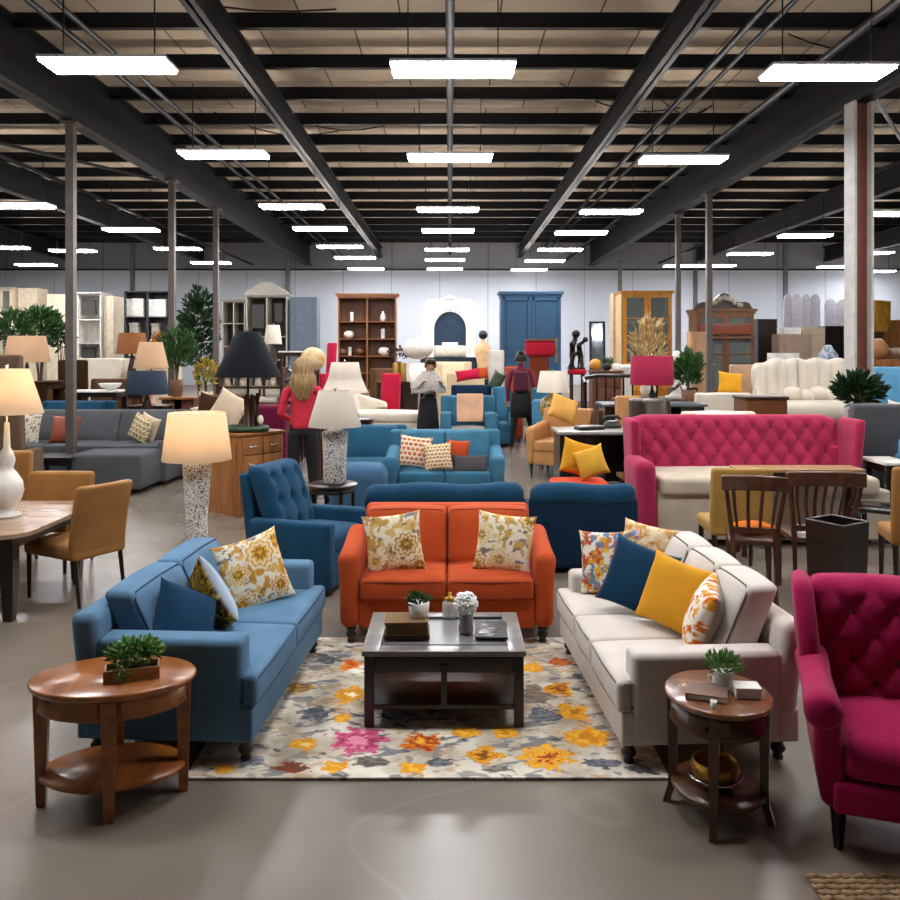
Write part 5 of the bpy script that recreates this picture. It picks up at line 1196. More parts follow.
dining_chair('tan high backed chair cut by the right edge of the frame', (dx(918, 6.6), 6.6, 0), PI-.25, M_tan, M_espresso, W=.5, D=.5, H=1.0, sh=.48, lean=.08, th=.08)
slat_chair('dark wooden chair between the slat back chair and the tan high backed chair', (dx(886, 7.4), 7.45, 0), PI+.9, M_blackw, W=.4, H=1.02, sh=.5, ns=4)
table_rect('side_table', 'dark side table with a rounded white edge behind the settee end', (4.40, 8.35, 0), 0, .30, .5, .8, M_blackw, M_white, lg=.05)
# ================================================================ THE FAR HALF OF THE HALL
PL = .6
struct('floor_stage', MB().box((0, 26.0, PL/2), (2*XW-.4, 9.9, PL)), mat('stage_board', '#7d7468', .5))
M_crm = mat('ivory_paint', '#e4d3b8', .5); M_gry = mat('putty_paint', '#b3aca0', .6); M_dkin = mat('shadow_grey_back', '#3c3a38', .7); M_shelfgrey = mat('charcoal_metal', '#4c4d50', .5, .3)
M_yel = wood('honey_yellow_wood', '#c9871f', '#a9680f', .4, 'woodz'); M_orn = wood('chestnut_wood', '#7d5030', '#59351c', .4, 'woodz'); M_armo = mat('deep_teal_paint', '#14415f', .5, amt=.06)
M_white2 = mat('white_paint', '#ece8e0', .5)
def W_(px0, px1, d): return (px1-px0)*d/F
def cab(name, lab, px0, px1, top, d, dep, m, z0=PL, **k):
    H = zz(top, d)-z0
    return cabinet(name, lab, (dx((px0+px1)/2, d), d+dep/2, z0), 0, W_(px0, px1, d), dep, H, m, **k), H
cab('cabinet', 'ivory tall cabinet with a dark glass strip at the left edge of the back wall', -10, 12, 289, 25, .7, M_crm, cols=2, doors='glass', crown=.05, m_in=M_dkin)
cab('cabinet', 'plain ivory tall cupboard next to the leftmost glass cabinet', 18, 37, 288, 25.2, .7, M_crm, cols=1, doors='panel', crown=.0)
cab('cabinet', 'narrow ivory cupboard directly left of the nearest grey column', 47, 70, 294, 25, .7, M_crm, cols=1, doors='panel', crown=.0)
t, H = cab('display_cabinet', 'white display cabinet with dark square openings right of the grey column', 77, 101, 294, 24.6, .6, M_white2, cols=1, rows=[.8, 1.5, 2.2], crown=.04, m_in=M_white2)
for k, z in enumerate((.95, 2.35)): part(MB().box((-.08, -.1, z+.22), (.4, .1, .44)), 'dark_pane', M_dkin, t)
cab('cabinet', 'tall ivory side cupboard touching the white display cabinet', 104, 114, 296, 24.8, .9, M_crm, cols=1, doors='panel', crown=0)
t, H = cab('shelving_unit', 'charcoal metal shelf with two bays and a white box display', 124, 170, 291, 24, .55, M_shelfgrey, cols=2, rows=[.55, 1.1, 1.65, 2.25], crown=0, base=.08, m_in=mat('mid_grey_back', '#77767a', .6))
for (px, z, w_, h_, nm, m, lb) in ((136, 2.27, .5, .52, 'storage_box', M_white2, 'white box on the top left bay of the charcoal shelf'), (158, 2.27, .5, .5, 'storage_box', M_white2, 'pale patterned box on the top right bay of the charcoal shelf'), (135, 1.67, .26, .42, 'storage_box', M_gry, 'grey upright box on the second left bay of the charcoal shelf'), (156, 1.67, .2, .4, 'storage_box', M_gry, 'narrow grey box on the second right bay of the charcoal shelf'), (138, 1.12, .5, .14, 'storage_box', M_cream, 'flat cream box on the third left bay of the charcoal shelf')):
    o = thing(nm, lb, 'box', (dx(px, 24.2), 24.25, PL+z), 0)
    part(MB().rbox((0, 0, h_/2), (w_, .3, h_), .01), 'box_body', m, o); part(MB().box((0, -.01, h_-.03), (w_+.02, .32, .06)), 'lid', m, o)
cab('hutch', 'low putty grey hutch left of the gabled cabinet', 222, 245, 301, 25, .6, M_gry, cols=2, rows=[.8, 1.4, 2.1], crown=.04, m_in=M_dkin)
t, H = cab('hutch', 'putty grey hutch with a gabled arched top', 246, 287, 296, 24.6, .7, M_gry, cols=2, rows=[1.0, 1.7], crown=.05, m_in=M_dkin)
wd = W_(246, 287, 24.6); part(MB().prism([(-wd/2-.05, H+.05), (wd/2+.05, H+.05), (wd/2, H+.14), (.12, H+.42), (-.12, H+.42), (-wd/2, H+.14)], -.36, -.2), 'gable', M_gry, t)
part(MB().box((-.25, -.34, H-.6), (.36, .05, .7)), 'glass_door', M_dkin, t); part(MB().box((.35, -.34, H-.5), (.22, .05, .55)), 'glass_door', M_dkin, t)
cab('cabinet', 'blue grey cabinet with a pale grey panel beside the gabled hutch', 290, 317, 297, 24.6, .6, mat('blue_grey_paint', '#5f6b78', .5), cols=1, doors='panel', crown=0)
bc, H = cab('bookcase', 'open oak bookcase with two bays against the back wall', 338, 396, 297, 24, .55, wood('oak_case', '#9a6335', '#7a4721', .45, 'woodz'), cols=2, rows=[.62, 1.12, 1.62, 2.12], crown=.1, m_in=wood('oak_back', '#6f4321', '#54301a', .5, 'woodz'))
def vase(lab, loc, prof, m, name='vase', cat='vase', s=1, group=None):
    t = MB().lathe([(r*s, z*s) for r, z in prof], 18, caps=True).build(name, m); t.location = loc; return tag(t, lab, cat, group)
VP = [(.05, 0), (.09, .08), (.07, .2), (.03, .26), (.04, .3)]; VC = [(.06, 0), (.065, .02), (.065, .3), (.05, .32)]; VB = [(.06, 0), (.14, .06), (.16, .12), (.12, .2), (.05, .23)]
for px, z, p, m, lb, s in ((352, 2.135, VC, M_white2, 'white candle on the top left shelf of the oak bookcase', .85), (383, 2.135, VP, M_white2, 'white long necked vase on the top right shelf of the oak bookcase', 1), (349, 1.635, VB, M_white2, 'white rounded tureen on the second left shelf of the oak bookcase', 1), (383, 1.635, VC, M_white2, 'white candle on the second right shelf of the oak bookcase', .9),
                          (350, 1.135, VC, M_white2, 'white narrow vase on the third left shelf of the oak bookcase', .8), (343, 1.135, VB, M_orn, 'brown round pot on the third left shelf of the oak bookcase', .9), (360, 1.135, VB, M_orn, 'brown jug at the right of the third left shelf of the oak bookcase', 1), (384, 1.135, VB, M_white2, 'white stacked dish on the third right shelf of the oak bookcase', 1.1)):
    vase(lb, (dx(px, 24.3), 24.28, PL+z), p, m, s=s)
# white arched frame against the wall
def arch():
    d = 24.5; Wd = W_(424, 476, d); H = zz(299, d)-PL; t = thing('arched_frame', 'white arched wooden frame with a blue grey mirror against the back wall', 'mirror', (dx(450, d), d+.2, PL), 0)
    r = Wd*.31; cz = H-r-.42; n = 16
    mb = MB(); y0, y1 = -.1, .1
    mb.box(((-Wd/2-r)/2, 0, cz/2), (Wd/2-r, .2, cz)); mb.box(((Wd/2+r)/2, 0, cz/2), (Wd/2-r, .2, cz))
    for k in range(n):
        a, b = PI*k/n, PI*(k+1)/n
        P = lambda q: (r*math.cos(q), cz+r*math.sin(q)*1.12)
        def O(q):
            c_, s_ = math.cos(q), math.sin(q); kx = (Wd/2)/max(abs(c_), 1e-6); kz = (H-cz)/max(s_, 1e-6); kk = min(kx, kz); return (kk*c_, cz+kk*s_)
        mb.prism([P(a), O(a), O(b), P(b)], y0, y1)
    part(mb, 'frame', M_white2, t)
    mb = MB(); mb.tube([((r+.07)*math.cos(PI*k/n), -.11, cz+(r+.07)*1.12*math.sin(PI*k/n)) for k in range(n+1)], .03, 6); part(mb, 'moulding', M_white2, t)
    part(MB().box((0, .06, (cz+r)/2+.05), (2*r+.1, .03, cz+r+.1)), 'mirror_glass', mat('blue_grey_glass', '#3f4f63', .12, .3), t)
    part(MB().ball((0, -.1, H+.03), (.16, .06, .07)), 'finial', M_white2, t)
arch()
t, H = cab('armoire', 'large deep teal blue armoire with two panelled doors', 501, 561, 297, 24, .75, M_armo, cols=2, doors='panel', crown=.16, base=.12, knob=M_brass)
t = thing('floor_mirror', 'black framed mirror leaning by the back wall left of the yellow cabinet', 'mirror', (dx(599, 23.5), 23.5, PL), 0)
mb = MB(); w2_ = W_(591, 607, 23.5); h2 = zz(321, 23.5)-PL
mb.T((0, .2, 0), (-.05, 0, 0)); mb.box((-w2_/2+.03, 0, h2/2), (.06, .05, h2)); mb.box((w2_/2-.03, 0, h2/2), (.06, .05, h2)); mb.box((0, 0, h2-.03), (w2_, .05, .06)); mb.box((0, 0, .03), (w2_, .05, .06)); part(mb, 'frame', M_black, t)
mb = MB(); mb.T((0, .2, 0), (-.05, 0, 0)); mb.box((0, .01, h2/2), (w2_-.1, .02, h2-.1)); part(mb, 'mirror_glass', mat('silver_mirror', '#b9c2ca', .08, .9), t)
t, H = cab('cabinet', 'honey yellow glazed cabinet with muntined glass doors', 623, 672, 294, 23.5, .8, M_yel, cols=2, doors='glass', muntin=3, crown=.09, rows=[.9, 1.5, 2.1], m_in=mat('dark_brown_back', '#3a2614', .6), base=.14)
part(MB().box((0, -.43, .55), (W_(623, 672, 23.5)-.04, .04, .8)), 'lower_panel', M_yel, t)
part(MB().box((-W_(623, 672, 23.5)/2-.04, 0, H/2), (.04, .78, H)), 'side_panel', mat('pale_side_panel', '#c9a878', .5), t)
cab('cabinet', 'pale plywood panel cupboard behind the left side of the yellow cabinet', 613, 622, 293, 24.4, .5, mat('plywood', '#cdb08a', .6), cols=1, doors='panel', crown=0)
t, H = cab('sideboard', 'ornate carved chestnut buffet with crest and cornice', 697, 754, 314, 22.5, .8, M_orn, cols=2, doors='glass', muntin=1, crown=.14, rows=[.9, 1.5], m_in=M_walnut)
wd = W_(697, 754, 22.5)
cr = [(-wd/2-.02, H+.14), (wd/2+.02, H+.14)]+[(wd/2*(1-2*k/16), H+.16+.42*math.sin(PI*k/16)**.6*(.75+.25*math.cos(PI*4*k/16))) for k in range(0, 17)]
part(MB().prism(cr, -.3, -.1), 'crest', M_walnut, t)
mb = MB(); [mb.ball((wd*.09*k, -.33, H+.32+.12*math.cos(k*.8)), (.09, .05, .08)) for k in range(-3, 4)]; part(mb, 'carved_leaves', mat('worn_silver_leaf', '#a59b8c', .5, .3), t)
part(MB().box((0, -.46, H*.72), (wd+.02, .1, .06)), 'moulding', M_orn, t); part(MB().rbox((0, -.44, H*.82), (wd-.1, .06, .3), .02), 'frieze', wood('red_chestnut', '#8c452a', '#6a2f1b', .4, 'woodx'), t)
part(MB().box((.36, -.45, .7), (.5, .05, .5)), 'small_pane', M_dkin, t)
cab('cabinet', 'black brown tall cabinet right of the carved buffet', 758, 777, 319, 23, .6, M_espresso, cols=1, doors='panel', crown=0)
part_screen = thing('folding_screen', 'pale lavender grey folding screen with scalloped top, left of the pair', 'screen', (dx(802, 24.5), 24.5, PL), 0)
M_scr = mat('lavender_grey_panel', '#a3a0a8', .6)
def screen(t, n, w1, H):
    for k in range(n):
        a_ = .28 if k % 2 == 0 else -.28; x0 = (k-n/2)*w1*math.cos(.28); top = [(w1*q/8, H-.16+.16*math.sin(PI*q/8)**.7) for q in range(8, -1, -1)]
        mb = MB(); mb.X = Matrix.Translation((x0, 0 if a_ > 0 else w1*math.sin(.28), 0)) @ Matrix.Rotation(a_, 4, 'Z'); mb.prism([(0, 0), (w1, 0)]+top, -.02, .02); part(mb, 'panel', M_scr, t)
screen(part_screen, 4, .28, zz(294, 24.5)-PL)
t2 = thing('folding_screen', 'pale lavender grey folding screen with scalloped top, right of the pair', 'screen', (dx(838, 24.5), 24.5, PL), 0); screen(t2, 2, .4, zz(299, 24.5)-PL)
for a in (('cabinet', 'taupe curved cabinet in front of the folding screens', 779, 812, 334, 22, .5, mat('taupe_lacquer', '#8e7866', .45), 1), ('cabinet', 'beige box cupboard behind the taupe curved cabinet', 803, 825, 327, 23, .5, mat('beige_lacquer', '#bda88f', .5), 1), ('cabinet', 'white box cupboard at the foot of the left folding screen', 784, 801, 327.5, 23.1, .5, M_white2, 1), ('cabinet', 'black tall cabinet left of the wide rust red column', 826, 844, 326, 23, .5, M_blackw, 1),
          ('cabinet', 'wide golden brown cupboard at the right edge of the back wall', 872, 908, 320, 23, .6, M_oakz, 2), ('cabinet', 'brown low chest below the gilded panel', 862, 884, 332, 22, .7, M_walnut, 2)):
    cab(a[0], a[1], a[2], a[3], a[4], a[5], a[6], a[7], cols=a[8], doors='panel', crown=.0)
t = thing('gilded_panel', 'leaning carved gold panel standing on the brown low chest', 'frame', (dx(884, 22.2), 22.35, zz(332, 22)), 0)
mb = MB(); mb.T((0, 0, 0), (-.06, .06, 0)); w_, h_ = .46, .86; mb.box((0, 0, h_/2), (w_, .06, h_)); part(mb, 'panel', mat('old_gold', '#b98a2f', .4, .5, scale=30, amt=.3), t)
mb = MB(); mb.T((0, -.04, 0), (-.06, .06, 0)); mb.tube([(-.19, 0, .04), (.19, 0, .04), (.19, 0, .82), (-.19, 0, .82)], .02, 6, closed=True); mb.tube([(.13*math.cos(q*PI/8), 0, .45+.28*math.sin(q*PI/8)) for q in range(16)], .02, 6, closed=True); part(mb, 'carving', _M['old_gold'], t)

# ---- plants
M_bas = mat('terracotta_brown', '#6f4a31', .7)
plant('potted_tree', 'tall dark ficus beside the dark slim column at the back left', (dx(199, 20.4), 20.4, 0), .3, .5, (.42, .35, .95), 2.45, 900, .2, 41, M_black, M_leafdk)
plant('potted_tree', 'bushy green plant left of the ficus on the reddish pedestal table', (dx(177, 14.6), 14.6, 1.08), .12, .3, (.30, .25, .36), .82, 520, .14, 42, M_bas, M_leaf, narrow=.3, up=.8)
plant('potted_tree', 'leafy tree at the far left behind the peach lampshade', (dx(14, 16.2), 16.2, 0), .25, .4, (.32, .3, .34), 2.3, 420, .15, 43, M_bas, M_leaf)
plant('potted_tree', 'wide leafy tree in the middle of the left plant group', (dx(40, 17.4), 17.4, 0), .25, .4, (.40, .34, .34), 2.42, 560, .17, 44, M_bas, M_leaf)
plant('potted_tree', 'small leafy tree just left of the nearest grey column', (dx(61, 18.6), 18.6, 0), .2, .4, (.22, .22, .28), 2.2, 260, .16, 45, M_bas, M_leafdk)
t = plant('flower_pot', 'green plant with small yellow flowers in a pale woven pot', (dx(206, 13.6), 13.6, .96), .12, .26, (.17, .15, .22), .55, 300, .09, 46, mat('pale_wicker', '#c9bb9b', .8, scale=50, amt=.4), mat('yellow_green_leaf', '#6d8a38', .6, col2='#c99a22', scale=12))
t = thing('flower_vase', 'orange flowers in a brown vase in front of the charcoal shelf', 'vase', (dx(158, 18), 18, 1.6), 0)
part(MB().lathe([(.08, 0), (.13, .12), (.07, .3), (.08, .33)], 16), 'vase', M_bas, t); part(foliage_mb((0, 0, .5), (.14, .12, .17), 160, .08, 47), 'blossom', mat('orange_petal', '#cf8a22', .7, col2='#8f4f17'), t)
cabinet('sideboard', 'tall cream chest under the vase of orange flowers', (dx(155, 18), 18, 0), 0, 1.0, .5, 1.6, M_crm, cols=2, doors='panel', crown=0)
plant('potted_plant', 'large leafy green plant behind the mustard cushion at the right', (dx(692, 14), 14.2, .95), .13, .26, (.2, .18, .3), .58, 240, .2, 48, M_bas, M_leaf, narrow=.35, up=1.0)
plant('potted_plant', 'spreading dark green plant behind the grey sofa at the right', (dx(859, 10.1), 10.1, .92), .13, .25, (.27, .2, .17), .5, 560, .12, 49, M_bas, M_leafdk)
cabinet('sideboard', 'low dark sideboard carrying the spreading dark green plant', (dx(859, 10.1), 10.1, 0), 0, .6, .36, .92, M_espresso, cols=2, doors='panel', crown=0)
cabinet('sideboard', 'black low sideboard carrying the large leafy green plant', (dx(690, 14), 14.2, 0), 0, .9, .5, .95, M_espresso, cols=2, doors='panel', crown=0)
vase('black round succulent bowl on the reddish chest right of the orange globe', (dx(607, 18), 18, 1.42), VB, M_black, s=.65, name='bowl', cat='bowl')
part(foliage_mb((0, 0, .18), (.13, .12, .07), 90, .08, 50, up=.8), 'foliage', M_leaf, bpy.data.objects['bowl'])

# ---- lamps of the left middle distance
def lm(lab, px, d, zt, y0, y1, rt, rb, msh, mb_, bell=False, base=None, tbl=None):
    z0, z1 = zz(y1, d)-zt, zz(y0, d)-zt
    b = base or [(.1, 0), (.1, .02), (.04, .05), (.09, z0*.5), (.03, z0*.92), (.015, z0+.02)]
    o = lamp('table_lamp', lab, (dx(px, d), d, zt), b, 0, rt*d/F, rb*d/F, z0, z1, msh, mb_, bell=bell)
    if tbl: table_rect('side_table', tbl, (dx(px, d), d, 0), 0, .6, .5, zt, M_walnut, lg=.05)
    return o
PE = warm_shade('peach_linen_shade', '#e3bf98', .4); CA = warm_shade('caramel_shade', '#a8693a', .25); NV = mat('navy_shade_cloth', '#0b1930', .8); 
lm('wide peach shade lamp at the far left below the leafy trees', 27, 14, .9, 336, 362, 17, 22, PE, M_walnut, tbl='brown side table under the wide peach shade lamp')
lm('caramel brown shade lamp in front of the charcoal metal shelf', 132, 15.5, 1.1, 333, 354, 12.5, 15, CA, M_walnut, tbl='brown side table under the caramel shade lamp')
lm('tapered peach shade lamp between the caramel and navy ones', 151, 13.6, 1.0, 342, 368, 11, 17, PE, mat('rose_ceramic', '#b98478', .5), tbl='side table under the tapered peach shade lamp')
lm('navy blue shade lamp with a brown stem behind the grey sectional', 147, 12.9, .75, 371, 394, 18, 21, NV, M_walnut, tbl='dark side table under the navy blue shade lamp')
lm('small white shade lamp in front of the gabled hutch', 273, 18.5, 1.35, 325, 344, 6.5, 9, SHC, M_walnut, tbl='tall side table under the small white shade lamp')
# ---- seats and tables, left middle distance
AC = lambda lab, px, d, W, H, m, rz=0, sh=.48, ah=.65, **k: armchair('armchair', lab, (dx(px, d), d, 0), rz, W, k.pop('D', .75), H, sh, ah, m, far=True, legs='block', bz=.06, **k)
SF = lambda lab, px, d, W, H, m, rz=0, sh=.45, ah=.62, **k: sofa('sofa', lab, (dx(px, d), d, 0), rz, W, .9, H, sh, ah, m, far=True, legs='block', bz=.06, **k)
M_brn = fab('dark_brown_cloth', '#3d2716'); M_brn2 = fab('cocoa_cloth', '#5a3f28'); M_tweed = mat('brown_tweed', '#5f4938', .95, scale=60, amt=.4, bump=.6); M_ivory = fab('ivory_cloth', '#ddd2c0', amt=.05)
AC('brown tweed high back chair at the left edge behind the cream shade', 8, 10.4, .62, 1.84, M_tweed, rz=PI, nb=0, D=.6)
AC('dark brown square backed chair seen from behind near the left column', 76, 15.4, .5, 1.72, M_brn, rz=PI+.2, nb=0, D=.5)
SF('long cream sofa in front of the white display cabinet', 96, 17.8, 1.2, 1.72, M_ivory, ns=1, nb=1)
SF('cocoa brown sofa between the grey column and the caramel lamp', 108, 16.4, 1.0, 1.32, M_brn2, ns=1, nb=1)
SF('dark brown low sofa behind the grey sectional at the left', 50, 15.9, .75, 1.3, M_brn2, ns=1, nb=1)
table_round('pedestal_table', 'round brown drum table left of the grey column', (dx(50, 14.7), 14.7, 0), 0, .32, 1, 1.35, M_brn, nl=4, apron=.1, shelf=.4, lr=.05)
table_rect('dining_table', 'long pale topped table behind the grey sectional', (dx(98, 14.5), 14.5, 0), 0, .9, .56, 1.2, M_espresso, M_white2, lg=.06)
vase('white shallow bowl on the long pale topped table', (dx(110, 14.5), 14.5, 1.2), [(.06, 0), (.16, .06), (.2, .12), (.17, .12)], M_white2, name='bowl', cat='bowl')
desk('pedestal_table', 'reddish wooden pedestal table under the bushy green plant', 181, 14.6, .62, .5, 1.08, wood('reddish_wood', '#7a4430', '#5a2f1f', .4), M_oak, cat='table')
table_rect('side_table', 'cream box table under the yellow flowered plant', (dx(206, 13.6), 13.6, 0), 0, .4, .4, .96, M_crm, lg=.08)
SF('brown leather sofa between the oak chest and the reddish pedestal table', 222, 12.6, .8, 1.2, M_brn2, ns=1, nb=1, rz=.15)
stand('beige cushion with a peaked top on the brown leather sofa', 229, 12.2, .72, .5, tilt=-.2, roll=.5, m=M_beige)
stand('dark brown cushion behind the beige peaked cushion', 213, 12.4, .72, .5, tilt=-.2, roll=.2, m=M_brn)
t = thing('display_rack', 'dark wooden rack with cream vases in front of the putty hutch', 'rack', (dx(252, 14.5), 14.5, 0), 0)
for s in (-1, 1): part(MB().box((s*.55, 0, .8), (.05, .4, 1.6)), 'side_post', M_walnut, t)
for z in (.5, .95, 1.25, 1.52): part(MB().box((0, 0, z), (1.1, .4, .04)), 'shelf', M_walnut, t)
for k in range(4): vase('cream cone vase, number %s from the left on the dark wooden rack' % ('one', 'two', 'three', 'four')[k], (dx(252, 14.5)-.42+.27*k, 14.45, 1.27), [(.07, 0), (.05, .12), (.02, .2)], M_crm)
o = cushion('rolled cream bolster lying on the dark wooden rack', (dx(262, 14.5), 14.45, 1.03), (0, 0, 0), .7, .13, .2, m=M_ivory, n=10, name='bolster')
o = thing('ottoman', 'burgundy square ottoman left of the woman in coral red', 'ottoman', (dx(272, 12.6), 12.6, 0), 0)
part(MB().rbox((0, 0, .56), (.5, .5, 1.0), .05, (3, 3, 1), puff(.25, .25, .5, .02)), 'seat', fab('burgundy_velvet', '#5c0f30'), o); add_legs(o, [(-.2, -.2), (.2, -.2), (-.2, .2), (.2, .2)], .08, M_black, 'block', .02)
table_rect('console_table', 'white topped console behind the black shade lamp', (dx(300, 17), 17, 0), 0, .8, .45, 1.88, M_walnut, M_white2)
o = thing('sculpture', 'twisted silver sculpture left of the painted globe lamp', 'sculpture', (dx(292, 14), 14, 1.055), 0)
mb = MB(); mb.tube([(.1*math.cos(k*.9), .1*math.sin(k*.9), .03*k) for k in range(20)], [.05-.0015*k for k in range(20)], 8); part(mb, 'figure', mat('tarnished_silver', '#8d8b88', .3, .8, scale=20, amt=.4), o)
table_rect('side_table', 'dark side table carrying the twisted silver sculpture', (dx(292, 14), 14, 0), 0, .4, .4, 1.05, M_espresso)
t = thing('table_lamp', 'round painted globe lamp, cream with a yellow flower', 'lamp', (dx(313, 14.5), 14.5, 1.1), 0)
part(MB().lathe([(.1, 0), (.1, .02), (.03, .05), (.03, .44)], 14), 'base', M_walnut, t); part(MB().ball((0, 0, .64), (.22, .22, .21), 22, 14), 'lamp_shade', mat('painted_globe', '#e3d3ae', .6, scale=7, col2='#c9922e'), t)
table_rect('side_table', 'side table under the painted globe lamp', (dx(313, 14.5), 14.5, 0), 0, .45, .4, 1.1, M_walnut)
M_redc = fab('crimson_cloth', '#b8173a', sheen=.1)
AC('small crimson chair with upright back in front of the oak bookcase', 327, 23, .3, 1.5, M_redc, rz=-.8, nb=0, D=.4); bpy.context.view_layer.update()
[o for o in C.objects if o.get('label', '').startswith('small crimson chair')][0].location.z = PL
AC('crimson and coral chair beside the white chaise longue', 381, 17.5, .45, 1.4, M_redc, rz=-.6, nb=0, sh=.6)
SF('brown leather rolled sofa below the oak bookcase', 383, 20, .7, 1.45, M_brn2, ns=1, nb=1)
cabinet('sideboard', 'dark sideboard under the gold canisters left of the woman with the shawl', (dx(398, 18.5), 18.5, 0), 0, .9, .5, 1.2, M_espresso, cols=2, doors='panel', crown=0)
for k, px in enumerate((396, 403)): vase('%s gold canister on the dark sideboard' % ('left', 'right')[k], (dx(px, 18.4), 18.4, 1.2), [(.07, 0), (.075, .02), (.075, .38), (.06, .42)], mat('dull_gold', '#a8863f', .4, .6))
t = thing('flower_vase', 'dark dried flowers in a black vase behind the gold canisters', 'vase', (dx(399, 18.7), 18.68, 1.2), 0)
part(MB().lathe([(.06, 0), (.1, .15), (.05, .38), (.07, .44)], 16), 'vase', M_black, t); part(foliage_mb((0, 0, .62), (.26, .12, .14), 200, .08, 52), 'blossom', mat('brown_bloom', '#4a3322', .8, col2='#1c1512'), t)
# white chaise longue
def chaise():
    t = thing('chaise_longue', 'white chaise longue with its high back at the left end', 'sofa', (dx(376, 16.7), 16.7, 0), -.08); m = M_ivory
    part(MB().rbox((.1, 0, .30), (1.5, .7, .36), .06), 'base', m, t); part(MB().rbox((.15, -.02, .57), (1.5, .72, .2), .07, (5, 4, 1), puff(.75, .36, .1, .03)), 'seat_cushion', m, t)
    part(MB().rbox((-.48, .05, .95), (.16, .66, .8), .06, (2, 3, 4), lambda x, y, z: (x-.22*(z/.8+.5)+.1, y, z)), 'backrest', m, t)
    part(MB().rbox((-.2, .34, .8), (.75, .12, .5), .05, (5, 1, 3), lambda x, y, z: (x, y, z-.22*max(0, x/.75+.5)*(z > 0))), 'side_rail', m, t)
    add_legs(t, [(-.5, -.28), (.75, -.28), (-.5, .28), (.75, .28)], .13, M_espresso, 'block', .025)
chaise()
# ---- centre of the back
M_pile = mat('white_fleece', '#ddd6ca', .95, scale=25, amt=.1, bump=.8)
t = thing('floor_lamp', 'fluffy white globe lamp with pleated white drum below', 'lamp', (dx(418, 18.4), 18.4, 0), 0)
part(MB().lathe([(.25, 0), (.25, .03), (.03, .06), (.03, 1.0)], 16), 'base', M_white2, t); part(MB().lathe([(.22, .95), (.24, 1.2), (.22, 1.6), (.05, 1.62)], 24), 'drum', mat('pleated_white', '#e6dfd2', .8), t); part(MB().ball((0, 0, 1.93), (.34, .3, .24), 20, 12), 'lamp_shade', M_pile, t)
AC('large cream winged armchair with button seams near the arched frame', 453, 19.5, .9, 1.62, fab('buttermilk_cloth', '#d9c5a2'), arm='round', aw=.2, nb=1, sh=.75, ah=1.15)
cabinet('sideboard', 'dark navy sideboard behind the large cream winged armchair', (dx(455, 20.5), 20.55, 0), 0, 1.7, .45, 1.72, mat('ink_blue_paint', '#15263c', .5), cols=4, doors='panel', crown=0)
for k, (px, r) in enumerate(((440, .15), (450, .19), (460, .15))): cushion('%s round ivory cushion on the navy sideboard' % ('left', 'middle', 'right')[k], (dx(px, 20.5), 20.5, 1.72+r*.93), (-.1, 0, 0), r*2.1, r*2, .22, m=M_ivory, n=12, pinch=.0, name='round_cushion')
t = thing('dress_form', 'beige dress form with a black ball head on a dark stand', 'mannequin', (dx(483, 19.8), 19.8, 0), 0)
part(MB().lathe([(.22, 0), (.22, .03), (.03, .06), (.03, 1.2)], 16), 'stand', M_black, t); part(MB().lathe([(.1, 1.2), (.17, 1.3), (.13, 1.55), (.2, 1.85), (.18, 2.0), (.05, 2.1), (.04, 2.16)], 20, sy=.7), 'torso', mat('apricot_cloth', '#d8b083', .8), t); part(MB().ball((0, 0, 2.26), .11), 'head', M_black, t)
AC('tall pale grey wing chair left of the person in burgundy', 497, 17.95, .34, 1.9, fab('dove_grey_cloth', '#c9c4ba'), nb=0, arm='track', D=.5, ah=1.0)
t = cushion('dark green leaf printed cushion leaning on the tall pale wing chair', (dx(497, 17.4), 17.45, 1.25), (-.3, .5, 0), .28, .42, .1, m=M_leafdk, n=10)
SF('cream bench sofa holding red and orange cushions in the middle distance', 466, 18.35, .85, 1.38, fab('oat_cloth', '#cbb795'), ns=1, nb=0)
cushion('long crimson cushion on the cream bench sofa', (dx(468, 18), 18.0, 1.36), (-.3, -.15, 0), .55, .25, .14, m=M_redc, n=10)
cushion('small orange cushion right of the long crimson one', (dx(483, 18), 18.0, 1.4), (-.3, -.1, 0), .22, .26, .12, m=M_orange, n=10)
SF('navy sofa with its dark back above the peach draped armchair', 472, 16.7, .84, 1.18, M_navyd, ns=1, nb=1, aw=.1)
SF('teal sofa joined at the right of the navy one in the middle distance', 503, 16.7, .38, 1.14, M_teal, ns=1, nb=1, aw=.08)
t = AC('teal armchair draped with a peach towel left of the aisle', 468, 15.0, 1.0, 1.06, M_teal, sh=.52, ah=.78, nb=1, aw=.2, m_seat=fab('stone_cloth', '#9b9389'))
o = MB().rbox((0, 0, 0), (.48, .05, .5), .02, (4, 1, 6), lambda x, y, z: (x, y+.09*(z/.5+.5), z)).build('towel', fab('peach_cloth', '#d9a98a')); o.location = (dx(470, 15), 14.93, .86); tag(o, 'peach towel draped over the back of the teal armchair', 'towel')
# red chair, lifted on display
t = thing('headboard_chair', 'red upholstered barrel chair with wooden back edge near the blue armoire', 'chair', (dx(540, 17.2), 17.2, 0), -.15)
part(MB().rbox((0, 0, 1.93), (.62, .4, .34), .09, (4, 2, 2), lambda x, y, z: (x, y, z)), 'backrest', fab('scarlet_cloth', '#b51f35'), t); part(MB().box((.33, .05, 1.9), (.04, .42, .5)), 'side_panel', M_oak, t); part(MB().box((0, 0, 2.11), (.6, .42, .03)), 'top_edge', M_oak, t)
part(MB().rbox((-.02, .02, .98), (.4, .3, 1.7), .05), 'pedestal', fab('rust_cloth', '#7f3a20'), t); part(MB().rbox((0, -.02, .09), (.6, .5, .18), .03), 'foot', M_walnut, t)
AC('rust orange high back chair behind the person in burgundy', 514, 17.4, .34, 1.55, fab('rust_orange_cloth', '#a8472a'), nb=0, D=.5)
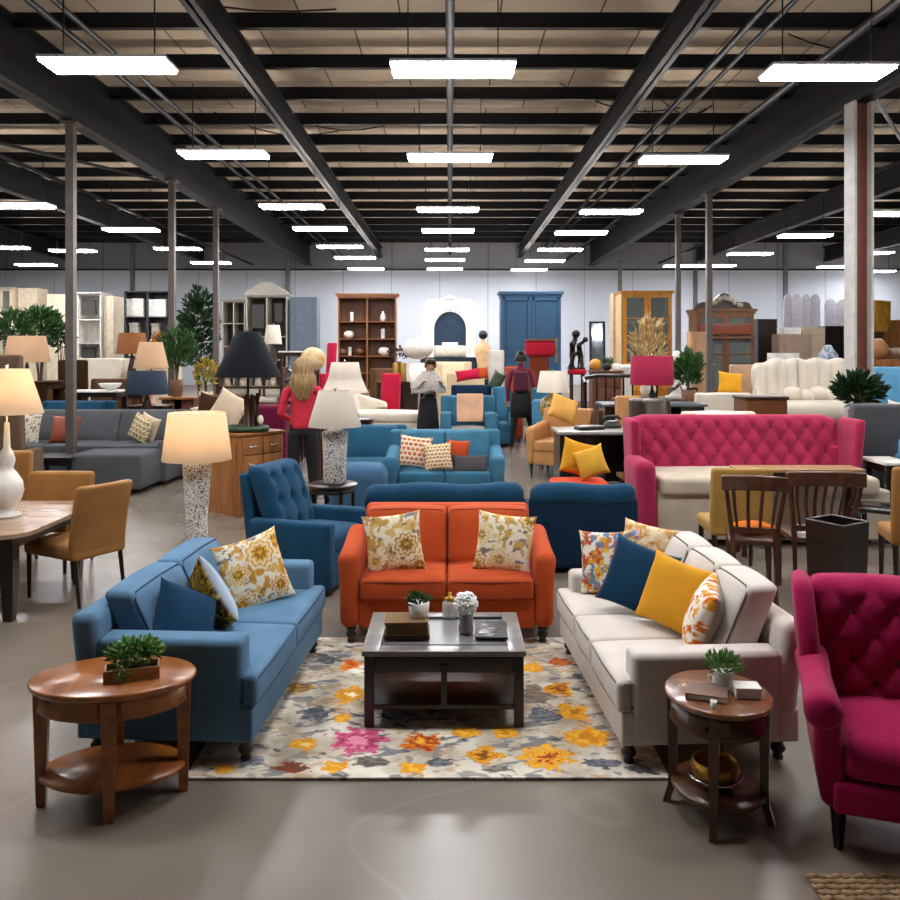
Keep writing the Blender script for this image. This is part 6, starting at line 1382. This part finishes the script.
t = thing('bronze_sculpture', 'dark bronze figure group on a red topped stool', 'sculpture', (dx(576, 17.6), 17.6, 1.5), 0)
mb = MB(); rnd = random.Random(8)
for a, b, r in (((-.1, 0, 0), (-.08, 0, .55), .09), ((-.08, 0, .5), (0, 0, .72), .07), ((.1, 0, 0), (.06, 0, .5), .08), ((.04, 0, .5), (.18, 0, .6), .05), ((-.1, 0, .3), (.08, -.05, .35), .06)): mb.tube([a, tuple((Vector(a)+Vector(b))/2+Vector((.02, .02, 0))), b], [r, r*.8, r*.7], 10)
mb.ball((0, 0, .74), .09); mb.ball((.2, 0, .62), .06); part(mb, 'figure', mat('dark_bronze', '#2e2822', .3, .7), t); part(MB().box((0, 0, .015), (.36, .25, .03)), 'plinth', M_black, t)
t = thing('stool', 'round red topped stool under the bronze figure group', 'stool', (dx(577, 17.6), 17.6, 0), 0)
part(MB().lathe([(.19, 1.38), (.2, 1.42), (.2, 1.46), (.18, 1.495)], 24), 'seat', fab('red_vinyl', '#b5202e'), t); add_legs(t, [(-.12, -.12), (.12, -.12), (-.12, .12), (.12, .12)], 1.39, M_walnut, 'block', .02)
cabinet('chest', 'reddish wooden chest below the orange globe by the leaning mirror', (dx(605, 18), 18, 0), 0, .62, .45, 1.42, wood('reddish_wood2', '#7a4a35', '#5a3322', .4), cols=1, crown=.03, drawers=(4, 1))
o = MB().ball((0, 0, .13), (.13, .13, .13), 18, 12).build('globe_vase', mat('amber_glaze', '#d08a24', .4)); o.location = (dx(595, 18), 17.95, 1.455); tag(o, 'round amber orange globe vase on the reddish chest', 'vase')
vase('small white pot at the right of the reddish chest', (dx(616, 18), 17.95, 1.455), [(.06, 0), (.08, .04), (.08, .14), (.06, .15)], M_white2)
bpy.data.objects['bowl'].location.z = 1.455
vase('white short column beside the leaning mirror and yellow cabinet', (dx(628, 17), 17, 0), [(.14, 0), (.14, .05), (.08, .1), (.08, 1.45), (.16, 1.52), (.16, 1.6)], M_white2, name='pedestal', cat='pedestal')
# ---- right middle distance
t = thing('marble_statue', 'white marble statue just right of the magenta lamp', 'sculpture', (dx(677, 15.4), 15.4, .95), 0)
mb = MB(); mb.tube([(0, 0, .1), (.03, 0, .4), (-.02, 0, .65)], [.15, .13, .1], 10); mb.ball((0, 0, .82), (.09, .1, .12)); mb.tube([(-.1, 0, .6), (-.17, -.05, .4), (-.05, -.1, .3)], .045, 8); mb.tube([(.08, 0, .6), (.16, -.05, .4), (.1, -.1, .22)], .045, 8); part(mb, 'figure', mat('white_marble', '#dcd8d0', .4, bump=.2), t); part(MB().box((0, 0, .05), (.36, .3, .1)), 'plinth', _M['white_marble'], t)
desk('sideboard', 'slate topped cabinet carrying the marble statue', 668, 15.4, 1.0, .5, .95, M_blackw, _M['slate_top'], cat='sideboard')
t = thing('picture_frame', 'white picture frame with a dark teal picture by the white statue', 'frame', (dx(683, 20), 20.05, 1.0), 0)
mb = MB(); [mb.box(c_, z_) for c_, z_ in (((-.2, 0, .4), (.06, .04, .8)), ((.2, 0, .4), (.06, .04, .8)), ((0, 0, .03), (.4, .04, .06)), ((0, 0, .77), (.4, .04, .06)))]; part(mb, 'frame', M_white2, t); part(MB().box((0, .01, .4), (.36, .01, .7)), 'picture', mat('dark_teal_canvas', '#1f4048', .7, amt=.4), t)
cabinet('cabinet', 'pale peach curved headboard panel left of the carved buffet', (dx(700, 20.4), 20.5, 0), 0, .5, .3, 2.35, mat('peach_board', '#c79a74', .5), cols=1, doors='panel', crown=0)
cabinet('cabinet', 'small dark cabinet under the white picture frame', (dx(684, 20), 20.1, 0), 0, .6, .4, 1.0, M_walnut, cols=1, doors='panel', crown=0)
SF('ivory low sofa back carrying the mustard cushion at the right', 714, 13.2, .85, 1.24, M_ivory, ns=1, nb=1, rz=PI)
cushion('mustard cushion leaning on the ivory sofa at the right', (dx(722, 13.4), 13.0, 1.38), (-.3, .14, 0), .4, .36, .13, m=M_mustard, n=14)
SF('ivory sofa in front of the one with the mustard cushion', 708, 11.25, .95, 1.10, M_ivory, ns=1, nb=1, rz=PI)
o = thing('chest', 'tan leather cube chest with ivory top behind the magenta settee', 'chest', (dx(724, 10.0), 10.0, 0), 0)
part(MB().rbox((0, 0, .55), (.52, .5, 1.02), .03), 'chest_body', M_tanl, o); part(MB().rbox((0, 0, 1.1), (.56, .54, .06), .02), 'lid', M_ivory, o)
o = thing('chest', 'brown leather cube chest left of the white buttoned sofa', 'chest', (dx(760, 11.6), 11.6, 0), 0)
part(MB().rbox((0, 0, .62), (.56, .55, 1.2), .03), 'chest_body', fab('saddle_leather', '#6b4124', bump=.1, rough=.5), o); part(MB().rbox((0, 0, 1.24), (.6, .58, .05), .02), 'lid', M_walnut, o)
AC('tan shell backed chair left of the white buttoned sofa', 746, 14.2, .4, 1.65, mat('pale_tan_leather', '#b08a68', .5), nb=0, D=.5, arm='round')
def tufted_white():
    t = thing('sofa', 'white buttoned curved sofa with plump cushions left of the wide column', 'sofa', (dx(806, 13.2), 13.2, 0), 0); m = fab('warm_white_leather', '#d8cdbb', amt=.04, rough=.5); Wd = 1.5
    part(MB().rbox((0, 0, .5), (Wd, .8, .7), .08), 'base', m, t); part(MB().rbox((.05, -.1, .95), (Wd-.2, .8, .26), .09, (8, 4, 2), puff(.6, .4, .13, .03)), 'seat_cushion', m, t)
    def df(x, y, z):
        k = z/.85+.5
        if y < 0: y -= .09*abs(math.sin(PI*x/.17))**.5*(.4+.6*k)
        return (x, y+.12*k-.14*(2*x/Wd)**2, z-(.28*max(0, -2*x/Wd-.5)**1.2 if z > 0 else 0)+.02*math.cos(2*PI*x/.34)*(z > 0))
    part(MB().rbox((0, .34, 1.28), (Wd, .2, .95), .08, (44, 2, 8), df), 'backrest', m, t)
    for s in (-1, 1): part(MB().rbox((s*(Wd/2-.06), -.1, .95), (.22, .75, .5), .1, (2, 3, 3)), 'arm', m, t)
    for k, (x, z) in enumerate(((-.2, 1.2), (.0, 1.16), (.2, 1.2), (.4, 1.17))): part(MB().ball((x, .02, z), (.17, .12, .12), 14, 10), 'back_pillow', m, t)
    add_legs(t, [(-.6, -.3), (.6, -.3), (-.6, .3), (.6, .3)], .17, M_espresso, 'block', .04)
tufted_white()
cabinet('chest', 'small white rounded chest behind the white buttoned sofa', (dx(783, 16.5), 16.5, 0), 0, .48, .4, zz(353, 16.5), M_white2, cols=1, crown=0, drawers=(4, 1))
vase('blue and white ginger jar near the black tall cabinet', (dx(828, 16.5), 16.5, 1.58), [(.08, 0), (.17, .1), (.19, .22), (.1, .34), (.08, .38), (.05, .42)], mat('blue_white_glaze', '#dfe5ec', .3, col2='#5a7796', scale=14), name='ginger_jar', cat='jar')
cabinet('chest', 'dark chest carrying the blue and white ginger jar', (dx(826, 16.5), 16.5, 0), 0, .6, .4, 1.58, M_espresso, cols=1, crown=0, drawers=(4, 1))
SF('dark grey sofa in front of the spreading green plant', 862, 9.35, .6, 1.32, M_grey, rz=PI-.05, ns=1, nb=1, ah=.75)
M_sky = fab('sky_blue_cloth', '#5b93b3')
SF('sky blue sofa at the right edge beyond the wide column', 892, 13.4, 1.0, 1.62, M_sky, ns=1, nb=1, ah=1.2, sh=.95)
AC('small blue chair seat at the right edge behind the settee', 914, 8.6, .46, 1.0, M_sky, nb=0, sh=.8, rz=PI, D=.4)
cushion('cream cushion at the right edge beside the dark grey sofa', (dx(897, 11.3), 11.3, 1.0), (-.2, .2, 0), .3, .42, .12, m=M_ivory, n=12)
cabinet('sideboard', 'brown sideboard at the right edge carrying the tan urn', (dx(888, 16), 16, 0), 0, 1.0, .5, 1.72, M_oakz, cols=2, doors='panel', crown=0)
vase('tan rounded urn right of the wide rust red column', (dx(876, 16), 16, 1.72), [(.1, 0), (.2, .12), (.22, .24), (.14, .36), (.1, .4)], mat('tan_clay', '#a87547', .6), name='urn', cat='vase')
vase('wide white and brown bowl at the right edge', (dx(903, 16), 15.95, 1.72), [(.08, 0), (.24, .1), (.3, .22), (.27, .22), (.1, .08)], mat('striped_bowl_glaze', '#d8cdbc', .4, col2='#7a5435', scale=6), name='bowl', cat='bowl')
